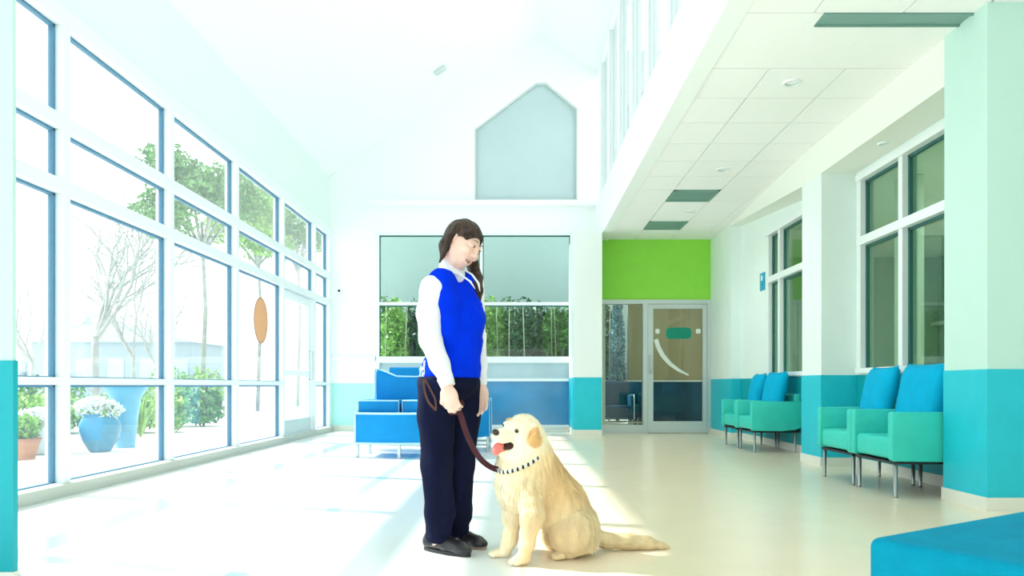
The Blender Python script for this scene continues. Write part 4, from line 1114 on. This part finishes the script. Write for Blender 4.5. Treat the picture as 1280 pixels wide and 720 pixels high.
# tail on the floor
G_.chain([D(735, 670, .10), D(758, 676, .13), D(785, 677, .15), D(808, 679, .16), D(826, 682.5, .17), D(834, 684, .17)], [.045, .034, .036, .030, .016, .006], .02)
G_.plane((0, 0, .002), (0, 0, -1), .003)
def furdisp(v):
    n = np.array([noise.noise(Vector((p[0]*28, p[1]*28, p[2]*9)))*.6+noise.noise(Vector((p[0]*60+7, p[1]*60, p[2]*20)))*.4 for p in v])
    m = np.clip(np.linalg.norm(v-Dh, axis=1)/.22, .18, 1)*np.clip((v[:, 2]-.01)/.12, .15, 1)
    c = arr((D(675, 600)[0], DD, 0)); d = v-np.stack([np.full(len(v), c[0]), np.full(len(v), c[1]+.02), v[:, 2]*.8], 1); d /= np.linalg.norm(d, axis=1)[:, None]+1e-6
    return v+d*(n*m*.011)[:, None]
dm = mat('cream golden fur', (.96, .76, .48), .8, .2, bump=.25, bscale=60, var=.10, vscale=25, stretch=(1, 1, .35), sheen=.2)
nt = dm.node_tree; at = nt.nodes.new('ShaderNodeVertexColor'); at.layer_name = 'tint'; mx = nt.nodes.new('ShaderNodeMixRGB'); mx.blend_type = 'MULTIPLY'; mx.inputs[0].default_value = 1
bs = nt.nodes['Principled BSDF']; nt.links.new(bs.inputs['Base Color'].links[0].from_socket, mx.inputs[1]); nt.links.new(at.outputs['Color'], mx.inputs[2]); nt.links.new(mx.outputs[0], bs.inputs['Base Color'])
dog = G_.mesh('body', dm, droot, disp=furdisp, off=doff)
me = dog.data; nv = len(me.vertices); co_ = np.zeros(nv*3); me.vertices.foreach_get('co', co_); co_ = co_.reshape(-1, 3)+np.array(doff)
def tint(v):
    t = np.ones((len(v), 3)); q = ((v-Dh)@DR)/DS
    cream = np.array((1.10, 1.22, 1.45)); gold = np.array((1.0, .86, .66)); tan = np.array((.93, .72, .48))
    hd = np.linalg.norm(v-Dh, axis=1)
    w = np.clip((.20-hd)/.08, 0, 1)[:, None]; t = t*(1-w)+cream*w                     # head cream
    ch = np.clip((.03-v[:, 0])/.10, 0, 1)*np.clip((.62-v[:, 2])/.1, 0, 1); ch = ch[:, None]; t = t*(1-ch)+cream*ch   # chest
    bk = np.clip((v[:, 0]-.05)/.12, 0, 1)*np.clip((v[:, 2]-.22)/.1, 0, 1)*np.clip((.55-v[:, 2])/.08, 0, 1); bk = bk[:, None]*.8; t = t*(1-bk)+gold*bk
    ee = np.sqrt((q[:, 0]/.042)**2+((np.abs(q[:, 1])-.094)/.034)**2+((q[:, 2]+.026)/.076)**2); ear = np.clip((1.12-ee)/.2, 0, 1)[:, None]; t = t*(1-ear)+tan*ear
    return t
ca = me.color_attributes.new('tint', 'FLOAT_COLOR', 'POINT'); tc = np.ones((nv, 4)); tc[:, :3] = tint(co_); ca.data.foreach_set('color', tc.ravel())
# lying fur strands
V0 = co_; Qd = G_.Q; rs = np.random.RandomState(5)
A_, B_, C_ = V0[Qd[:, 0]], V0[Qd[:, 1]], V0[Qd[:, 2]]; Nn = np.cross(B_-A_, C_-A_); ar = np.linalg.norm(Nn, axis=1); Nn = Nn/(ar[:, None]+1e-12)
ns = 70000; pick = rs.choice(len(Qd), ns, p=ar/ar.sum()); p = V0[Qd[pick]].mean(1)+rs.normal(size=(ns, 3))*.0015; n = Nn[pick]
cen = Qd is not None
if (n*(p-arr((D(675, 600)[0], DD, .3)))).sum(1).mean() < 0: n = -n
q = ((p-Dh)@DR)/DS; hd = np.linalg.norm(p-Dh, axis=1)
flow = np.tile(arr((.30, .05, -1)), (ns, 1)); flow[p[:, 0] > .37] = (1, .1, -.1)
chest = p[:, 0] < .0; flow[chest] = (.02, 0, -1)
h = hd < .15; flow[h] = -df*.9-du*.35
flow = flow+rs.normal(size=(ns, 3))*.22; flow -= n*(flow*n).sum(1)[:, None]; flow /= np.linalg.norm(flow, axis=1)[:, None]+1e-9
Ln = .024+.016*rs.rand(ns); Ln[h] = .008+.004*rs.rand(h.sum()); leg = (p[:, 2] < .17) & (p[:, 0] < .1); Ln[leg] = .009+.006*rs.rand(leg.sum()); low = p[:, 2] < .05; Ln[low] = np.minimum(Ln[low], .008)
rc = p-D(652, 570, -.02); ax_ = np.cross(nrm((.91, 0, .41)), nrm((-.05, 1, .30))); nc_ = np.abs(rc@ax_) < .04; Ln[nc_ & (np.linalg.norm(rc, axis=1) < .19)] = .008
tail = p[:, 0] > .36; Ln[tail] = .022
keep = (p[:, 2] > .006) & ~((q[:, 0] > .045) & (q[:, 2] < .045) & (hd < .24) & (q[:, 2] > -.12)) ; p, n, flow, Ln = p[keep], n[keep], flow[keep], Ln[keep]; ns = len(p)
side = np.cross(flow, n); wd_ = (.0007+.0005*rs.rand(ns))[:, None]
m1 = p+flow*(Ln*.5)[:, None]+n*(Ln*.13)[:, None]; tp = p+flow*Ln[:, None]+n*(Ln*.12)[:, None]; tp[:, 2] = np.maximum(tp[:, 2], .002); m1[:, 2] = np.maximum(m1[:, 2], .002)
vv = np.stack([p-side*wd_, p+side*wd_, m1+side*wd_*.8, m1-side*wd_*.8, tp], 1).reshape(-1, 3)-np.array(doff)
b0 = np.arange(ns)*5; f4 = np.stack([b0, b0+1, b0+2, b0+3], 1).tolist(); f3 = np.stack([b0+3, b0+2, b0+4], 1).tolist()
fm = bpy.data.meshes.new('fur'); fm.from_pydata(vv.tolist(), [], f4+f3); fur = mesh_obj('fur', fm, dm, droot, True); fur['kind'] = 'stuff'
tc = np.ones((ns, 4)); tc[:, :3] = tint(p)*(.94+.12*rs.rand(ns))[:, None]; ca = fm.color_attributes.new('tint', 'FLOAT_COLOR', 'POINT'); ca.data.foreach_set('color', np.repeat(tc, 5, 0).ravel())
# face parts
Zd = Vector(doff); RM = Matrix(DR.tolist())
MB().ball(Vector(Q(.166, 0, .006))-Zd, qr(.015, .021, .015), 16, T=RM).build('nose', M['nose'], droot)
for s_ in (-1, 1): MB().ball(Vector(Q(.078, s_*.047, .018))-Zd, qr(.009, .011, .0085), 14, T=RM).build('eye', M['eyed'], droot)
tg = SDF(Dh-.25, Dh+.25, .0028); tg.chain([Q(.06, 0, -.074), Q(.11, 0, -.074), Q(.140, .004, -.072), Q(.156, .008, -.082), Q(.160, .010, -.094)], [.017, .020, .021, .018, .012], .01)
tg.mesh('tongue', M['tongue'], droot, off=doff)
mo = SDF(Dh-.25, Dh+.25, .0028); mo.ell(Q(.080, 0, -.063), qr(.064, .043, .020), R2, .005); mo.mesh('mouth', M['mouthd'], droot, off=doff)
# collar of pale beads with dark links, around the neck
cc = D(652, 570, -.02); a1 = nrm((.91, 0, .41)); a2 = nrm((-.05, 1, .30)); 
cr = empty('dog_collar', tuple(cc), 0, 'pale beaded collar with dark links around the sitting dog\'s neck', 'collar')
rad = .128; nb = 32
def cpt(t): return a1*rad*math.cos(t)+a2*rad*1.0*math.sin(t)
MB().tube([cpt(2*math.pi*k/48) for k in range(49)], .0075, 8, cap=False).build('band', M['bead'], cr)
mw, mk = MB(), MB()
for k in range(nb*2):
    t = 2*math.pi*k/(nb*2); (mw if k % 2 else mk).ball(Vector(cpt(t)*1.03), .0085 if k % 2 else (.0065, .0065, .010), 8)
mw.build('beads', M['bead'], cr)['kind'] = 'stuff'; mk.build('links', M['dark'], cr)['kind'] = 'stuff'
# ================================================================ CAMERA, LIGHT
cam = bpy.data.cameras.new('camera'); co = bpy.data.objects.new('camera', cam); COL.objects.link(co); scn.camera = co
co.location = (0, 0, CH); co.rotation_euler = (math.pi/2, 0, 0)
cam.sensor_width = 36; cam.lens = F/1280*36; cam.shift_x = -10/1280; cam.shift_y = 122/1280
cam.clip_end = 200
w = bpy.data.worlds.new('sky'); scn.world = w; w.use_nodes = True
bg = w.node_tree.nodes['Background']; bg.inputs[0].default_value = (.96, .985, 1, 1); bg.inputs[1].default_value = WORLD
sun = bpy.data.lights.new('sun', 'SUN'); sun.energy = SUN; sun.angle = math.radians(1.2); sun.color = (1, .96, .9)
so = bpy.data.objects.new('sun', sun); COL.objects.link(so)
so.rotation_euler = Vector((1.2, -.36, -1)).to_track_quat('-Z', 'Y').to_euler()
def area(name, loc, sx, sy, e, col=(1, .98, .94), rot=(0, 0, 0)):
    l = bpy.data.lights.new(name, 'AREA'); l.shape = 'RECTANGLE'; l.size = sx; l.size_y = sy; l.energy = e; l.color = col
    o = bpy.data.objects.new(name, l); COL.objects.link(o); o.location = loc; o.rotation_euler = rot; return o
area('office_fill', (5.2, 7.5, 2.93), 1.2, 3, 120)  # unseen area light added to brighten the enclosed office
area('hall_area_light', (3.2, 13.8, 2.88), .6, .6, 22)  # area light just under the hall ceiling, no fixture modelled
for i, (x, y) in enumerate(((2.2, 5.97), (2.3, 8.37), (2.4, 10.4))):
    l = bpy.data.lights.new('downlight_bulb', 'SPOT'); l.energy = 25; l.spot_size = 2.2; l.spot_blend = .8; l.shadow_soft_size = .06
    o = bpy.data.objects.new('downlight_bulb', l); COL.objects.link(o); o.location = (x, y, ZC-.03)
scn.view_settings.view_transform = 'Standard'; scn.view_settings.look = 'None'; scn.view_settings.gamma = 1
scn.view_settings.exposure = EXPO; scn.view_settings.use_curve_mapping = False
scn.cycles.max_bounces = 10; scn.cycles.diffuse_bounces = 6; scn.cycles.transparent_max_bounces = 16; scn.cycles.glossy_bounces = 4
scn.cycles.use_denoising = True
try: scn.cycles.denoiser = 'OPENIMAGEDENOISE'
except Exception: pass
scn.cycles.caustics_reflective = False; scn.cycles.caustics_refractive = False
